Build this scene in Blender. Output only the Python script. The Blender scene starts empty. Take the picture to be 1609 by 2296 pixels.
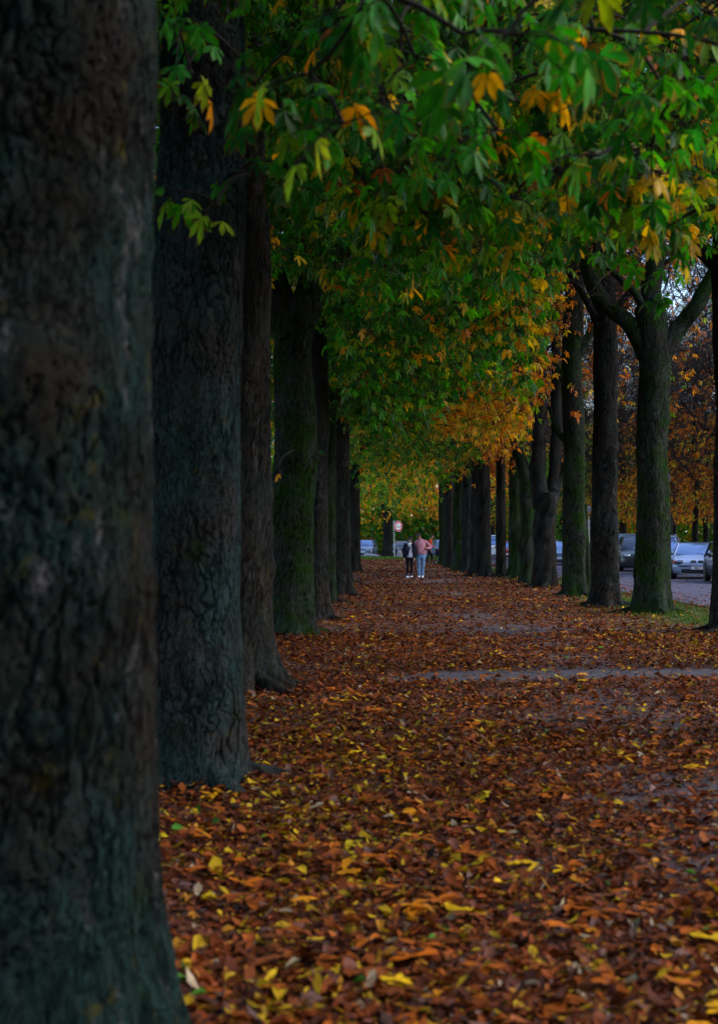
import bpy, bmesh, math, random
import numpy as np
from mathutils import Vector, Matrix

random.seed(7)
rng = np.random.default_rng(11)
R = math.radians
scene = bpy.context.scene

# ------------------------------------------------------------------ camera
CAM_H = 1.6
cam_data = bpy.data.cameras.new('camera')
cam = bpy.data.objects.new('camera', cam_data)
scene.collection.objects.link(cam)
scene.camera = cam
cam.location = (0, 0, CAM_H)
cam.rotation_euler = (R(90 + 1.08), 0, R(0.28))
cam_data.sensor_fit = 'VERTICAL'
cam_data.sensor_height = 36
cam_data.lens = 50
cam_data.clip_start = 0.05
cam_data.clip_end = 3000
cam_data.dof.use_dof = True
cam_data.dof.focus_distance = 36
cam_data.dof.aperture_fstop = 2.9

# ------------------------------------------------------------------ world and sun
SUN_EL, SUN_AZ = 42.0, 95.0        # azimuth clockwise from +Y: light comes over the road on the right
world = bpy.data.worlds.new('World')
scene.world = world
world.use_nodes = True
wn = world.node_tree
bg = wn.nodes['Background']
sky = wn.nodes.new('ShaderNodeTexSky')
sky.sky_type = 'NISHITA'
sky.sun_disc = False
sky.sun_elevation = R(SUN_EL)
sky.sun_rotation = R(SUN_AZ)
sky.air_density = 1.0
sky.dust_density = 1.2
sky.ozone_density = 2.0
wn.links.new(sky.outputs[0], bg.inputs['Color'])
bg.inputs['Strength'].default_value = 0.15
sun_data = bpy.data.lights.new('sun', 'SUN')
sun_data.energy = 0.9
sun_data.angle = R(14)
sun_data.color = (1.0, 0.96, 0.90)
sun = bpy.data.objects.new('sun', sun_data)
scene.collection.objects.link(sun)
sd = Vector((math.sin(R(SUN_AZ)) * math.cos(R(SUN_EL)), math.cos(R(SUN_AZ)) * math.cos(R(SUN_EL)), math.sin(R(SUN_EL))))
sun.rotation_euler = sd.to_track_quat('Z', 'Y').to_euler()
sun.location = (30, 20, 40)

scene.view_settings.view_transform = 'Standard'
scene.view_settings.look = 'None'
scene.view_settings.exposure = 1.42
scene.view_settings.gamma = 1
scene.view_settings.use_curve_mapping = False
scene.render.engine = 'CYCLES'
scene.cycles.max_bounces = 6
scene.cycles.diffuse_bounces = 3
scene.cycles.glossy_bounces = 2
scene.cycles.transmission_bounces = 4
scene.cycles.use_denoising = True
scene.cycles.caustics_reflective = False
scene.cycles.caustics_refractive = False

# ------------------------------------------------------------------ helpers: pixels of the 1609x2296 layout to ground points
VX, VY, F = 820.0, 1208.0, 3189.0
def gp(px, py):
    d = F * CAM_H / (py - VY)
    return ((px - VX) * d / F, d)
def at(px, py, d):
    return ((px - VX) * d / F, d, CAM_H + (VY - py) * d / F)

COL = scene.collection
def link(o, parent=None):
    COL.objects.link(o)
    if parent is not None:
        o.parent = parent
    return o
def tag(o, label=None, cat=None, group=None, kind=None):
    if label: o['label'] = label
    if cat: o['category'] = cat
    if group: o['group'] = group
    if kind: o['kind'] = kind
    return o
def empty(name, loc, rz=0, label=None, cat=None, group=None):
    o = bpy.data.objects.new(name, None)
    o.empty_display_size = 0.2
    link(o)
    o.location = loc
    o.rotation_euler = (0, 0, rz)
    return tag(o, label, cat, group)

def np_mesh(name, V, Fc, mat, parent=None, col=None, smooth=True):
    """V (n,3); Fc list of index arrays (m,k); col (n,3) per-vertex colour"""
    me = bpy.data.meshes.new(name)
    V = np.asarray(V, dtype=np.float32)
    if not isinstance(Fc, (list, tuple)):
        Fc = [Fc]
    Fc = [np.asarray(f, dtype=np.int32) for f in Fc if len(f)]
    me.vertices.add(len(V)); me.vertices.foreach_set('co', V.ravel())
    nl = sum(f.size for f in Fc); npoly = sum(len(f) for f in Fc)
    me.loops.add(nl); me.polygons.add(npoly)
    me.loops.foreach_set('vertex_index', np.concatenate([f.ravel() for f in Fc]))
    starts = []; s = 0
    for f in Fc:
        starts.append(s + np.arange(len(f)) * f.shape[1]); s += f.size
    me.polygons.foreach_set('loop_start', np.concatenate(starts).astype(np.int32))
    me.update(calc_edges=True)
    me.validate()
    if smooth:
        me.polygons.foreach_set('use_smooth', np.ones(len(me.polygons), dtype=bool))
    if col is not None:
        ca = me.color_attributes.new('tint', 'FLOAT_COLOR', 'POINT')
        c4 = np.ones((len(V), 4), dtype=np.float32); c4[:, :np.shape(col)[1]] = col
        ca.data.foreach_set('color', c4.ravel())
    if mat: me.materials.append(mat)
    o = bpy.data.objects.new(name, me)
    return link(o, parent)

class MB:
    """small mesh collector: verts + polygon lists"""
    def __init__(s): s.v = []; s.f = []
    def add(s, vs, fs):
        b = len(s.v); s.v += [tuple(p) for p in vs]; s.f += [tuple(i + b for i in f) for f in fs]
    def box(s, c, d, rz=0, taper=1.0):
        cx, cy, cz = c; x, y, z = d[0] / 2, d[1] / 2, d[2] / 2
        vs = []
        for zz, t in ((-z, 1), (z, taper)):
            for xx, yy in ((-x, -y), (x, -y), (x, y), (-x, y)):
                X, Y = xx * t, yy * t
                vs.append((cx + X * math.cos(rz) - Y * math.sin(rz), cy + X * math.sin(rz) + Y * math.cos(rz), cz + zz))
        s.add(vs, [(0, 3, 2, 1), (4, 5, 6, 7), (0, 1, 5, 4), (1, 2, 6, 5), (2, 3, 7, 6), (3, 0, 4, 7)])
    def tube(s, pts, rad, n=8, cap=True):
        pts = [Vector(p) for p in pts]
        if not hasattr(rad, '__len__'): rad = [rad] * len(pts)
        b = len(s.v); prev = None
        for i, p in enumerate(pts):
            t = (pts[min(i + 1, len(pts) - 1)] - pts[max(i - 1, 0)]).normalized()
            if prev is None:
                a = Vector((0, 0, 1)) if abs(t.z) < .9 else Vector((1, 0, 0))
                u = t.cross(a).normalized()
            else:
                u = (prev - t * prev.dot(t)).normalized()
            w = t.cross(u); prev = u
            for k in range(n):
                a = 2 * math.pi * k / n
                s.v.append(tuple(p + (u * math.cos(a) + w * math.sin(a)) * rad[i]))
        for i in range(len(pts) - 1):
            for k in range(n):
                a = b + i * n + k; c = b + i * n + (k + 1) % n
                s.f.append((a, c, c + n, a + n))
        if cap:
            s.f.append(tuple(b + k for k in reversed(range(n))))
            s.f.append(tuple(b + (len(pts) - 1) * n + k for k in range(n)))
    def ell(s, c, r, seg=14, rings=9, rot=None, zmin=-1.0):
        vs = []; fs = []
        M = rot or Matrix.Identity(3)
        for i in range(rings + 1):
            th = math.pi * i / rings
            z = max(math.cos(th), zmin)
            for k in range(seg):
                a = 2 * math.pi * k / seg
                p = M @ Vector((r[0] * math.sin(th) * math.cos(a), r[1] * math.sin(th) * math.sin(a), r[2] * z))
                vs.append((c[0] + p.x, c[1] + p.y, c[2] + p.z))
        for i in range(rings):
            for k in range(seg):
                a = i * seg + k; b2 = i * seg + (k + 1) % seg
                fs.append((a, a + seg, b2 + seg, b2))
        s.add(vs, fs)
    def cyl(s, c, axis, r, h, n=20, r2=None):
        a = Vector(axis).normalized() * h / 2; c = Vector(c)
        s.tube([c - a, c + a], [r, r if r2 is None else r2], n)
    def loft(s, rings, close_ends=True, cyclic=True):
        b = len(s.v); n = len(rings[0])
        for r in rings: s.v += [tuple(p) for p in r]
        for i in range(len(rings) - 1):
            for k in range(n if cyclic else n - 1):
                a = b + i * n + k; c = b + i * n + (k + 1) % n
                s.f.append((a, c, c + n, a + n))
        if close_ends:
            s.f.append(tuple(b + k for k in reversed(range(n))))
            s.f.append(tuple(b + (len(rings) - 1) * n + k for k in range(n)))
    def build(s, name, mat, parent=None, smooth=True, bevel=0, auto=35):
        me = bpy.data.meshes.new(name)
        me.from_pydata(s.v, [], s.f)
        bm = bmesh.new(); bm.from_mesh(me)
        bmesh.ops.remove_doubles(bm, verts=bm.verts, dist=1e-5)
        bmesh.ops.recalc_face_normals(bm, faces=bm.faces)
        for f in bm.faces: f.smooth = smooth
        for e in bm.edges:
            if len(e.link_faces) == 2 and e.calc_face_angle(0) > R(auto): e.smooth = False
        bm.to_mesh(me); bm.free()
        if mat: me.materials.append(mat)
        o = bpy.data.objects.new(name, me)
        link(o, parent)
        if bevel:
            m = o.modifiers.new('bevel', 'BEVEL'); m.width = bevel; m.segments = 2; m.limit_method = 'ANGLE'; m.angle_limit = R(40)
        return o

# ------------------------------------------------------------------ vectorised noise
def _hash(ix, iy, iz, seed):
    h = (ix.astype(np.int64) * 374761393 + iy.astype(np.int64) * 668265263 + iz.astype(np.int64) * 2147483647 + seed * 974634777) & 0xffffffff
    h = ((h ^ (h >> 13)) * 1274126177) & 0xffffffff
    h = (h ^ (h >> 16)) & 0xffffffff
    return h.astype(np.float64) / 4294967295.0
def vnoise(P, scale=1.0, seed=0):
    """value noise in -1..1, P (n,3)"""
    Q = np.asarray(P, dtype=np.float64) * scale
    I = np.floor(Q).astype(np.int64); f = Q - I; u = f * f * (3 - 2 * f)
    out = 0
    for dx in (0, 1):
        for dy in (0, 1):
            for dz in (0, 1):
                w = (u[:, 0] if dx else 1 - u[:, 0]) * (u[:, 1] if dy else 1 - u[:, 1]) * (u[:, 2] if dz else 1 - u[:, 2])
                out = out + w * _hash(I[:, 0] + dx, I[:, 1] + dy, I[:, 2] + dz, seed)
    return out * 2 - 1
def noise2(x, y, scale=1.0, seed=0):
    x = np.atleast_1d(np.asarray(x, float)); y = np.atleast_1d(np.asarray(y, float))
    return vnoise(np.stack([x, y, np.zeros_like(x) + .37], 1), scale, seed)

def voro(P, scale, seed=0):
    # difference between the second and first nearest feature point: 0 on cell edges
    Q = P * scale; I = np.floor(Q).astype(np.int64); f1 = np.full(len(Q), 9.); f2 = np.full(len(Q), 9.)
    for dx in (-1, 0, 1):
        for dy in (-1, 0, 1):
            for dz in (-1, 0, 1):
                c = I + np.array([dx, dy, dz])
                fp = np.stack([c[:, q] + _hash(c[:, 0], c[:, 1], c[:, 2], seed + q * 7) for q in range(3)], 1)
                d = np.sqrt(((fp - Q) ** 2).sum(1))
                m = d < f1
                f2 = np.where(m, f1, np.minimum(f2, d)); f1 = np.where(m, d, f1)
    return f2 - f1
# ------------------------------------------------------------------ materials
def new_mat(name):
    m = bpy.data.materials.new(name); m.use_nodes = True
    nt = m.node_tree; b = nt.nodes['Principled BSDF']
    return m, nt, b
def nd(nt, t, **kw):
    n = nt.nodes.new(t)
    for k, v in kw.items():
        if hasattr(n, k): setattr(n, k, v)
        else: n.inputs[k].default_value = v
    return n
def ramp(nt, src, stops):
    r = nt.nodes.new('ShaderNodeValToRGB'); cr = r.color_ramp
    while len(cr.elements) < len(stops): cr.elements.new(.5)
    for e, (p, c) in zip(cr.elements, stops):
        e.position = p; e.color = (*c, 1) if hasattr(c, '__len__') else (c, c, c, 1)
    nt.links.new(src, r.inputs[0]); return r
def mixc(nt, fac, a, b, mode='MIX'):
    m = nt.nodes.new('ShaderNodeMix'); m.data_type = 'RGBA'; m.blend_type = mode
    for s, v in ((m.inputs[0], fac), (m.inputs[6], a), (m.inputs[7], b)):
        if hasattr(v, 'is_linked'): nt.links.new(v, s)
        else: s.default_value = v if not hasattr(v, '__len__') or len(v) == 4 else (*v, 1)
    return m.outputs[2]

def simple(name, col, rough=.6, metal=0, noise=.15, scale=30, coat=0, spec=None, bump=0):
    m, nt, b = new_mat(name)
    tc = nt.nodes.new('ShaderNodeTexCoord')
    n = nd(nt, 'ShaderNodeTexNoise'); n.inputs['Scale'].default_value = scale; n.inputs['Detail'].default_value = 5
    nt.links.new(tc.outputs['Object'], n.inputs['Vector'])
    r = ramp(nt, n.outputs[0], [(.3, tuple(c * (1 - noise) for c in col)), (.7, tuple(min(1, c * (1 + noise)) for c in col))])
    nt.links.new(r.outputs[0], b.inputs['Base Color'])
    b.inputs['Roughness'].default_value = rough; b.inputs['Metallic'].default_value = metal
    b.inputs['Coat Weight'].default_value = coat
    if spec is not None: b.inputs['Specular IOR Level'].default_value = spec
    if bump:
        bp = nd(nt, 'ShaderNodeBump'); bp.inputs['Strength'].default_value = bump; bp.inputs['Distance'].default_value = .01
        nt.links.new(n.outputs[0], bp.inputs['Height']); nt.links.new(bp.outputs[0], b.inputs['Normal'])
    return m

def bark_mat(name, base=(.022, .038, .036), warm=(.030, .026, .023), moss=(.008, .024, .003), mossamt=.5, scale=15):
    m, nt, b = new_mat(name)
    L = nt.links
    tc = nt.nodes.new('ShaderNodeTexCoord'); oi = nt.nodes.new('ShaderNodeObjectInfo')
    comb = nt.nodes.new('ShaderNodeCombineXYZ')
    for i in range(3): L.new(oi.outputs['Random'], comb.inputs[i])
    off = nd(nt, 'ShaderNodeVectorMath', operation='MULTIPLY'); off.inputs[1].default_value = (37, 19, 11); L.new(comb.outputs[0], off.inputs[0])
    add = nd(nt, 'ShaderNodeVectorMath', operation='ADD'); L.new(tc.outputs['Object'], add.inputs[0]); L.new(off.outputs[0], add.inputs[1])
    def noise(sc, det=4, rough=.6, vec=None, shift=None):
        n = nd(nt, 'ShaderNodeTexNoise'); n.inputs['Scale'].default_value = sc; n.inputs['Detail'].default_value = det; n.inputs['Roughness'].default_value = rough
        v = vec or add.outputs[0]
        if shift:
            q = nd(nt, 'ShaderNodeVectorMath', operation='ADD'); q.inputs[1].default_value = shift; L.new(v, q.inputs[0]); v = q.outputs[0]
        L.new(v, n.inputs['Vector']); return n
    def warped(sc, amt, det, zs, src=None):
        nw = noise(sc, det, .6)
        ce = nd(nt, 'ShaderNodeVectorMath', operation='SUBTRACT'); ce.inputs[1].default_value = (.5, .5, .5); L.new(nw.outputs['Color'], ce.inputs[0])
        ws = nd(nt, 'ShaderNodeVectorMath', operation='SCALE'); ws.inputs['Scale'].default_value = amt; L.new(ce.outputs[0], ws.inputs[0])
        wa = nd(nt, 'ShaderNodeVectorMath', operation='ADD'); L.new(src or add.outputs[0], wa.inputs[0]); L.new(ws.outputs[0], wa.inputs[1])
        mp = nt.nodes.new('ShaderNodeMapping'); mp.inputs['Scale'].default_value = (1, 1, zs); L.new(wa.outputs[0], mp.inputs[0]); return mp.outputs[0]
    vA = warped(9, .11, 6, .20)
    vB = warped(22, .05, 5, .33)
    # crack widths follow a soft gate, so cracks open, thin out and close again
    def cracks(vec, sc, w, gate_sc, lo, hi, shift):
        vo = nd(nt, 'ShaderNodeTexVoronoi', feature='DISTANCE_TO_EDGE'); vo.inputs['Scale'].default_value = sc; vo.inputs['Randomness'].default_value = 1
        L.new(vec, vo.inputs['Vector'])
        g = ramp(nt, noise(gate_sc, 4, .6, vec, shift).outputs[0], [(lo, 0.0), (hi, w)])
        d = nd(nt, 'ShaderNodeMath', operation='DIVIDE'); L.new(vo.outputs['Distance'], d.inputs[0])
        gg = nd(nt, 'ShaderNodeMath', operation='ADD'); gg.inputs[1].default_value = .004; L.new(g.outputs[0], gg.inputs[0]); L.new(gg.outputs[0], d.inputs[1])
        return ramp(nt, d.outputs[0], [(.25, 0.0), (1.0, 1.0)]).outputs[0]
    c1 = cracks(vA, scale, .10, 5, .40, .70, (3, 8, 1))
    c2 = cracks(vB, scale * 2.2, .10, 9, .40, .72, (9, 1, 4))
    crack = mixc(nt, 1.0, mixc(nt, .5, c1, (1, 1, 1)), mixc(nt, .4, c2, (1, 1, 1)), 'MULTIPLY')
    ga = nt.nodes.new('ShaderNodeAttribute'); ga.attribute_name = 'tint'
    crack = mixc(nt, 1.0, crack, ramp(nt, ga.outputs['Fac'], [(.1, 0.0), (.85, 1.0)]).outputs[0], 'MULTIPLY')
    fine = noise(70, 6, .75, vB)
    pits = noise(26, 5, .7, vB, (2, 2, 7))
    pr = ramp(nt, pits.outputs[0], [(.30, .35), (.42, 1.0)])
    bw = ramp(nt, noise(1.9, 6, .66).outputs[0], [(.42, 0.0), (.62, 1.0)])
    c = mixc(nt, bw.outputs[0], base, warm)
    c = mixc(nt, 1.0, c, ramp(nt, fine.outputs[0], [(.3, .55), (.7, 1.5)]).outputs[0], 'MULTIPLY')
    c = mixc(nt, 1.0, c, ramp(nt, noise(4.5, 5, .7, vA, (1, 5, 5)).outputs[0], [(.3, .6), (.7, 1.45)]).outputs[0], 'MULTIPLY')
    c = mixc(nt, 1.0, c, pr.outputs[0], 'MULTIPLY')
    flr = ramp(nt, noise(6.5, 8, .72, vB, (5, 3, 9)).outputs[0], [(.575, 0.0), (.66, .8)])
    c = mixc(nt, flr.outputs[0], c, (.085, .075, .078))
    ylr = ramp(nt, noise(8, 6, .65, None, (15, 33, 2)).outputs[0], [(.60, 0.0), (.70, .7)])
    c = mixc(nt, ylr.outputs[0], c, (.06, .045, .004))
    msr = ramp(nt, noise(2.0, 7, .68, None, (45, 3, 22)).outputs[0], [(.68 - .25 * mossamt, 0.0), (.80 - .22 * mossamt, .9)])
    c = mixc(nt, msr.outputs[0], c, moss)
    dark = mixc(nt, 1.0, c, (.22, .22, .23), 'MULTIPLY')
    c = mixc(nt, crack, dark, c)
    L.new(c, b.inputs['Base Color'])
    b.inputs['Roughness'].default_value = 1; b.inputs['Specular IOR Level'].default_value = .03
    hs = mixc(nt, .3, crack, fine.outputs['Color']); hs = mixc(nt, .3, hs, pits.outputs['Color'])
    bp = nd(nt, 'ShaderNodeBump'); bp.inputs['Strength'].default_value = 1.0; bp.inputs['Distance'].default_value = .03
    L.new(hs, bp.inputs['Height']); L.new(bp.outputs[0], b.inputs['Normal'])
    return m

def leaf_mat(name, trans=.45, rough=.45, blotch=.5, spec=.16, edge=True):
    m, nt, b = new_mat(name); L = nt.links
    at_ = nt.nodes.new('ShaderNodeAttribute'); at_.attribute_name = 'tint'
    tc = nt.nodes.new('ShaderNodeTexCoord')
    n = nd(nt, 'ShaderNodeTexNoise'); n.inputs['Scale'].default_value = 16; n.inputs['Detail'].default_value = 4
    L.new(tc.outputs['Object'], n.inputs['Vector'])
    r = ramp(nt, n.outputs[0], [(.35, .7), (.65, 1.25)])
    c = mixc(nt, 1.0, at_.outputs['Color'], r.outputs[0], 'MULTIPLY')
    n2 = nd(nt, 'ShaderNodeTexNoise'); n2.inputs['Scale'].default_value = 9; n2.inputs['Detail'].default_value = 6; n2.inputs['Roughness'].default_value = .7
    L.new(tc.outputs['Object'], n2.inputs['Vector'])
    r2 = ramp(nt, n2.outputs[0], [(.60, 0.0), (.66, blotch)])
    c = mixc(nt, r2.outputs[0], c, (.17, .05, .008))
    if edge:
        n3 = nd(nt, 'ShaderNodeTexNoise'); n3.inputs['Scale'].default_value = 5; n3.inputs['Detail'].default_value = 5
        L.new(tc.outputs['Object'], n3.inputs['Vector'])
        ad = nd(nt, 'ShaderNodeMath', operation='ADD'); L.new(at_.outputs['Alpha'], ad.inputs[0]); L.new(n3.outputs[0], ad.inputs[1])
        er = ramp(nt, ad.outputs[0], [(0, 0), (1, 0)])
        m2 = nd(nt, 'ShaderNodeMapRange'); m2.inputs['From Min'].default_value = 1.36; m2.inputs['From Max'].default_value = 1.52; m2.inputs['To Max'].default_value = .85; L.new(ad.outputs[0], m2.inputs['Value'])
        c = mixc(nt, m2.outputs[0], c, (.20, .07, .012))
        mr = nd(nt, 'ShaderNodeMapRange'); mr.inputs['From Max'].default_value = .12; mr.inputs['To Min'].default_value = 1.35; mr.inputs['To Max'].default_value = 1.0; L.new(at_.outputs['Alpha'], mr.inputs['Value'])
        c = mixc(nt, 1.0, c, mr.outputs[0], 'MULTIPLY')
    L.new(c, b.inputs['Base Color'])
    b.inputs['Roughness'].default_value = rough; b.inputs['Specular IOR Level'].default_value = spec
    tc_ = mixc(nt, 1.0, c, (1.8, 1.7, .5), 'MULTIPLY')
    tr = nt.nodes.new('ShaderNodeBsdfTranslucent'); L.new(tc_, tr.inputs['Color'])
    mx = nt.nodes.new('ShaderNodeMixShader'); mx.inputs[0].default_value = trans
    L.new(b.outputs[0], mx.inputs[1]); L.new(tr.outputs[0], mx.inputs[2])
    L.new(mx.outputs[0], nt.nodes['Material Output'].inputs['Surface'])
    return m

M_BARK_DARK = bark_mat('bark_dark', base=(.010, .021, .019), warm=(.015, .013, .011), mossamt=.22)  # shade on the nearest trunk is put into this bark colour
M_BARK = bark_mat('bark_grey', base=(.019, .034, .032), warm=(.026, .022, .020), mossamt=.35)
M_BARK_PALE = bark_mat('bark_pale', base=(.026, .044, .043), warm=(.034, .031, .030), mossamt=.35)
M_BARK_MOSS = bark_mat('bark_mossy', base=(.024, .036, .024), moss=(.014, .036, .004), mossamt=.95)
M_BARK_BROWN = bark_mat('bark_brown', base=(.022, .025, .023), warm=(.026, .021, .017), mossamt=.35, scale=17)
M_TWIG = simple('twig_bark', (.026, .021, .019), .9, spec=.1)
M_LEAF = leaf_mat('chestnut_leaf')
M_LITTER = leaf_mat('dry_leaf', trans=.10, rough=.65, blotch=.3, spec=.10, edge=False)
M_GRASS = leaf_mat('grass_blade', trans=.3, rough=.6, blotch=0, spec=.1, edge=False)

# ------------------------------------------------------------------ terrain masks (world space)
def bare_mask(x, y):
    """0..1: where little litter covers the dark soil"""
    c = 2.15 + .012 * np.clip(y, 0, 60)
    path = np.exp(-((x - c) / 1.0) ** 2) * np.clip(noise2(x, y, .55, 5) * 1.2 + noise2(x, y, 2.3, 6) * .5 + .55, 0, 1)
    return np.clip(path * (1 - .55 * np.clip((y - 48) / 15, 0, 1)), 0, .93)
def cross_mask(x, y):
    c = 16.7 + .08 * (x - 2) + .2 * np.sin(x * .7)
    w = .72 * np.clip((x + .2) / 1.2, 0, 1)
    return np.clip((w - np.abs(y - c)) / .25 + noise2(x, y, 2.2, 9) * .6, 0, 1) * (w > .02)
def grass_mask(x, y):
    g = np.exp(-((x - 6.7) / .95) ** 2) * (y > 22) * np.clip(noise2(x, y, .5, 3) * 1.3 + .55, 0, 1)
    return np.clip(g, 0, 1)
ROAD_L = 7.65

def ground_h(x, y):
    h = noise2(x, y, .6, 21) * .018 + noise2(x, y, .17, 22) * .03
    x = np.asarray(x, float); y = np.asarray(y, float)
    damp = np.clip((7.2 - x) / .6, 0, 1)
    return h * damp * np.clip((200 - y) / 80, 0, 1)

# ground sheet
def ground():
    xs = np.unique(np.concatenate([np.linspace(-900, -12, 14), np.linspace(-12, 12, 97), np.linspace(12, 60, 25), np.linspace(60, 900, 12)]))
    ys = np.unique(np.concatenate([np.linspace(-300, -6, 8), np.linspace(-6, 40, 185), np.linspace(40, 140, 101), np.linspace(140, 1200, 20)]))
    X, Y = np.meshgrid(xs, ys)
    Z = ground_h(X.ravel(), Y.ravel())
    V = np.stack([X.ravel(), Y.ravel(), Z], 1)
    nx, ny = len(xs), len(ys)
    i = np.arange((ny - 1) * (nx - 1)); r = i // (nx - 1); c = i % (nx - 1); a = r * nx + c
    Fq = np.stack([a, a + 1, a + nx + 1, a + nx], 1)
    # colour attribute: r = bare soil, g = grass, b = unused
    bare = np.maximum(bare_mask(V[:, 0], V[:, 1]), cross_mask(V[:, 0], V[:, 1]))
    gr = grass_mask(V[:, 0], V[:, 1])
    far = np.clip((V[:, 1] - 108) / 3, 0, 1)
    gr = np.maximum(gr, far)
    gr = np.maximum(gr, (V[:, 0] > 21) * .8)
    m, nt, b = new_mat('ground_soil_litter'); L = nt.links
    at_ = nt.nodes.new('ShaderNodeAttribute'); at_.attribute_name = 'tint'
    sep = nt.nodes.new('ShaderNodeSeparateColor'); L.new(at_.outputs['Color'], sep.inputs[0])
    tc = nt.nodes.new('ShaderNodeTexCoord')
    mp = nt.nodes.new('ShaderNodeMapping'); L.new(tc.outputs['Object'], mp.inputs[0])
    vo = nd(nt, 'ShaderNodeTexVoronoi'); vo.inputs['Scale'].default_value = 13; L.new(mp.outputs[0], vo.inputs['Vector'])
    sc = nt.nodes.new('ShaderNodeSeparateColor'); L.new(vo.outputs['Color'], sc.inputs[0])
    lc = ramp(nt, sc.outputs[0], [(0, (.015, .006, .004)), (.45, (.05, .014, .005)), (.8, (.12, .03, .007)), (1, (.19, .05, .01))])
    n = nd(nt, 'ShaderNodeTexNoise'); n.inputs['Scale'].default_value = 5; n.inputs['Detail'].default_value = 9; n.inputs['Roughness'].default_value = .7; L.new(mp.outputs[0], n.inputs['Vector'])
    soil = ramp(nt, n.outputs[0], [(.3, (.018, .012, .014)), (.5, (.045, .033, .042)), (.72, (.075, .058, .072))])
    gcol = ramp(nt, n.outputs[0], [(.3, (.02, .045, .01)), (.7, (.06, .11, .02))])
    c = mixc(nt, sep.outputs[0], lc.outputs[0], soil.outputs[0])
    c = mixc(nt, sep.outputs[1], c, gcol.outputs[0])
    L.new(c, b.inputs['Base Color']); b.inputs['Roughness'].default_value = .9
    bp = nd(nt, 'ShaderNodeBump'); bp.inputs['Strength'].default_value = .6; bp.inputs['Distance'].default_value = .02
    L.new(n.outputs[0], bp.inputs['Height']); L.new(bp.outputs[0], b.inputs['Normal'])
    o = np_mesh('ground', V, Fq, m, col=np.stack([bare, gr, bare * 0], 1))
    tag(o, kind='structure')
ground()

def asphalt_mat(name, a, b_):
    m, nt, b = new_mat(name); L = nt.links
    tc = nt.nodes.new('ShaderNodeTexCoord')
    n = nd(nt, 'ShaderNodeTexNoise'); n.inputs['Scale'].default_value = .9; n.inputs['Detail'].default_value = 8; n.inputs['Roughness'].default_value = .65
    L.new(tc.outputs['Object'], n.inputs['Vector'])
    n2 = nd(nt, 'ShaderNodeTexNoise'); n2.inputs['Scale'].default_value = 60; n2.inputs['Detail'].default_value = 3
    L.new(tc.outputs['Object'], n2.inputs['Vector'])
    r = ramp(nt, n.outputs[0], [(.35, a), (.65, b_)])
    r2 = ramp(nt, n2.outputs[0], [(.3, .75), (.7, 1.25)])
    vo = nd(nt, 'ShaderNodeTexVoronoi', feature='DISTANCE_TO_EDGE'); vo.inputs['Scale'].default_value = .35; 
    mp = nt.nodes.new('ShaderNodeMapping'); mp.inputs['Scale'].default_value = (1, .5, 1)
    wv = nd(nt, 'ShaderNodeVectorMath', operation='ADD'); L.new(tc.outputs['Object'], wv.inputs[0]); L.new(n.outputs['Color'], wv.inputs[1])
    L.new(wv.outputs[0], mp.inputs[0]); L.new(mp.outputs[0], vo.inputs['Vector'])
    cr = ramp(nt, vo.outputs['Distance'], [(0, .45), (.012, 1.0)])
    c = mixc(nt, 1.0, r.outputs[0], r2.outputs[0], 'MULTIPLY'); c = mixc(nt, 1.0, c, cr.outputs[0], 'MULTIPLY')
    L.new(c, b.inputs['Base Color']); b.inputs['Roughness'].default_value = .7
    return m
M_ASPH = asphalt_mat('asphalt', (.046, .040, .070), (.070, .060, .106))
M_PAVE = asphalt_mat('pale_paving', (.22, .21, .22), (.30, .29, .31))

def strip(name, pts_l, pts_r, z, mat, kind='structure'):
    n = len(pts_l)
    V = [(x, y, z) for x, y in pts_l] + [(x, y, z) for x, y in pts_r]
    Fq = [(i, n + i, n + i + 1, i + 1) for i in range(n - 1)]
    o = np_mesh(name, V, np.array(Fq), mat, smooth=False)
    return tag(o, kind=kind)
ys = np.arange(-40, 300, .8)
edge = ROAD_L + noise2(ys * 0, ys, .5, 31) * .18 + np.clip((36 - ys) / 10, 0, .55)
strip('road', list(zip(edge, ys)), [(17.6, y) for y in ys], .045, M_ASPH)
xs = np.arange(-60, ROAD_L - .2, .8)
strip('cross_road', [(x, 134.0) for x in xs], [(x, 120.5) for x in xs], .05, M_ASPH)
xs = np.arange(-8, 1.4, .3)
strip('path', [(x, 113.0 - .4 * max(0, x + .5)) for x in xs], [(x, 111.4) for x in xs], .055, M_PAVE)

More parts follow.
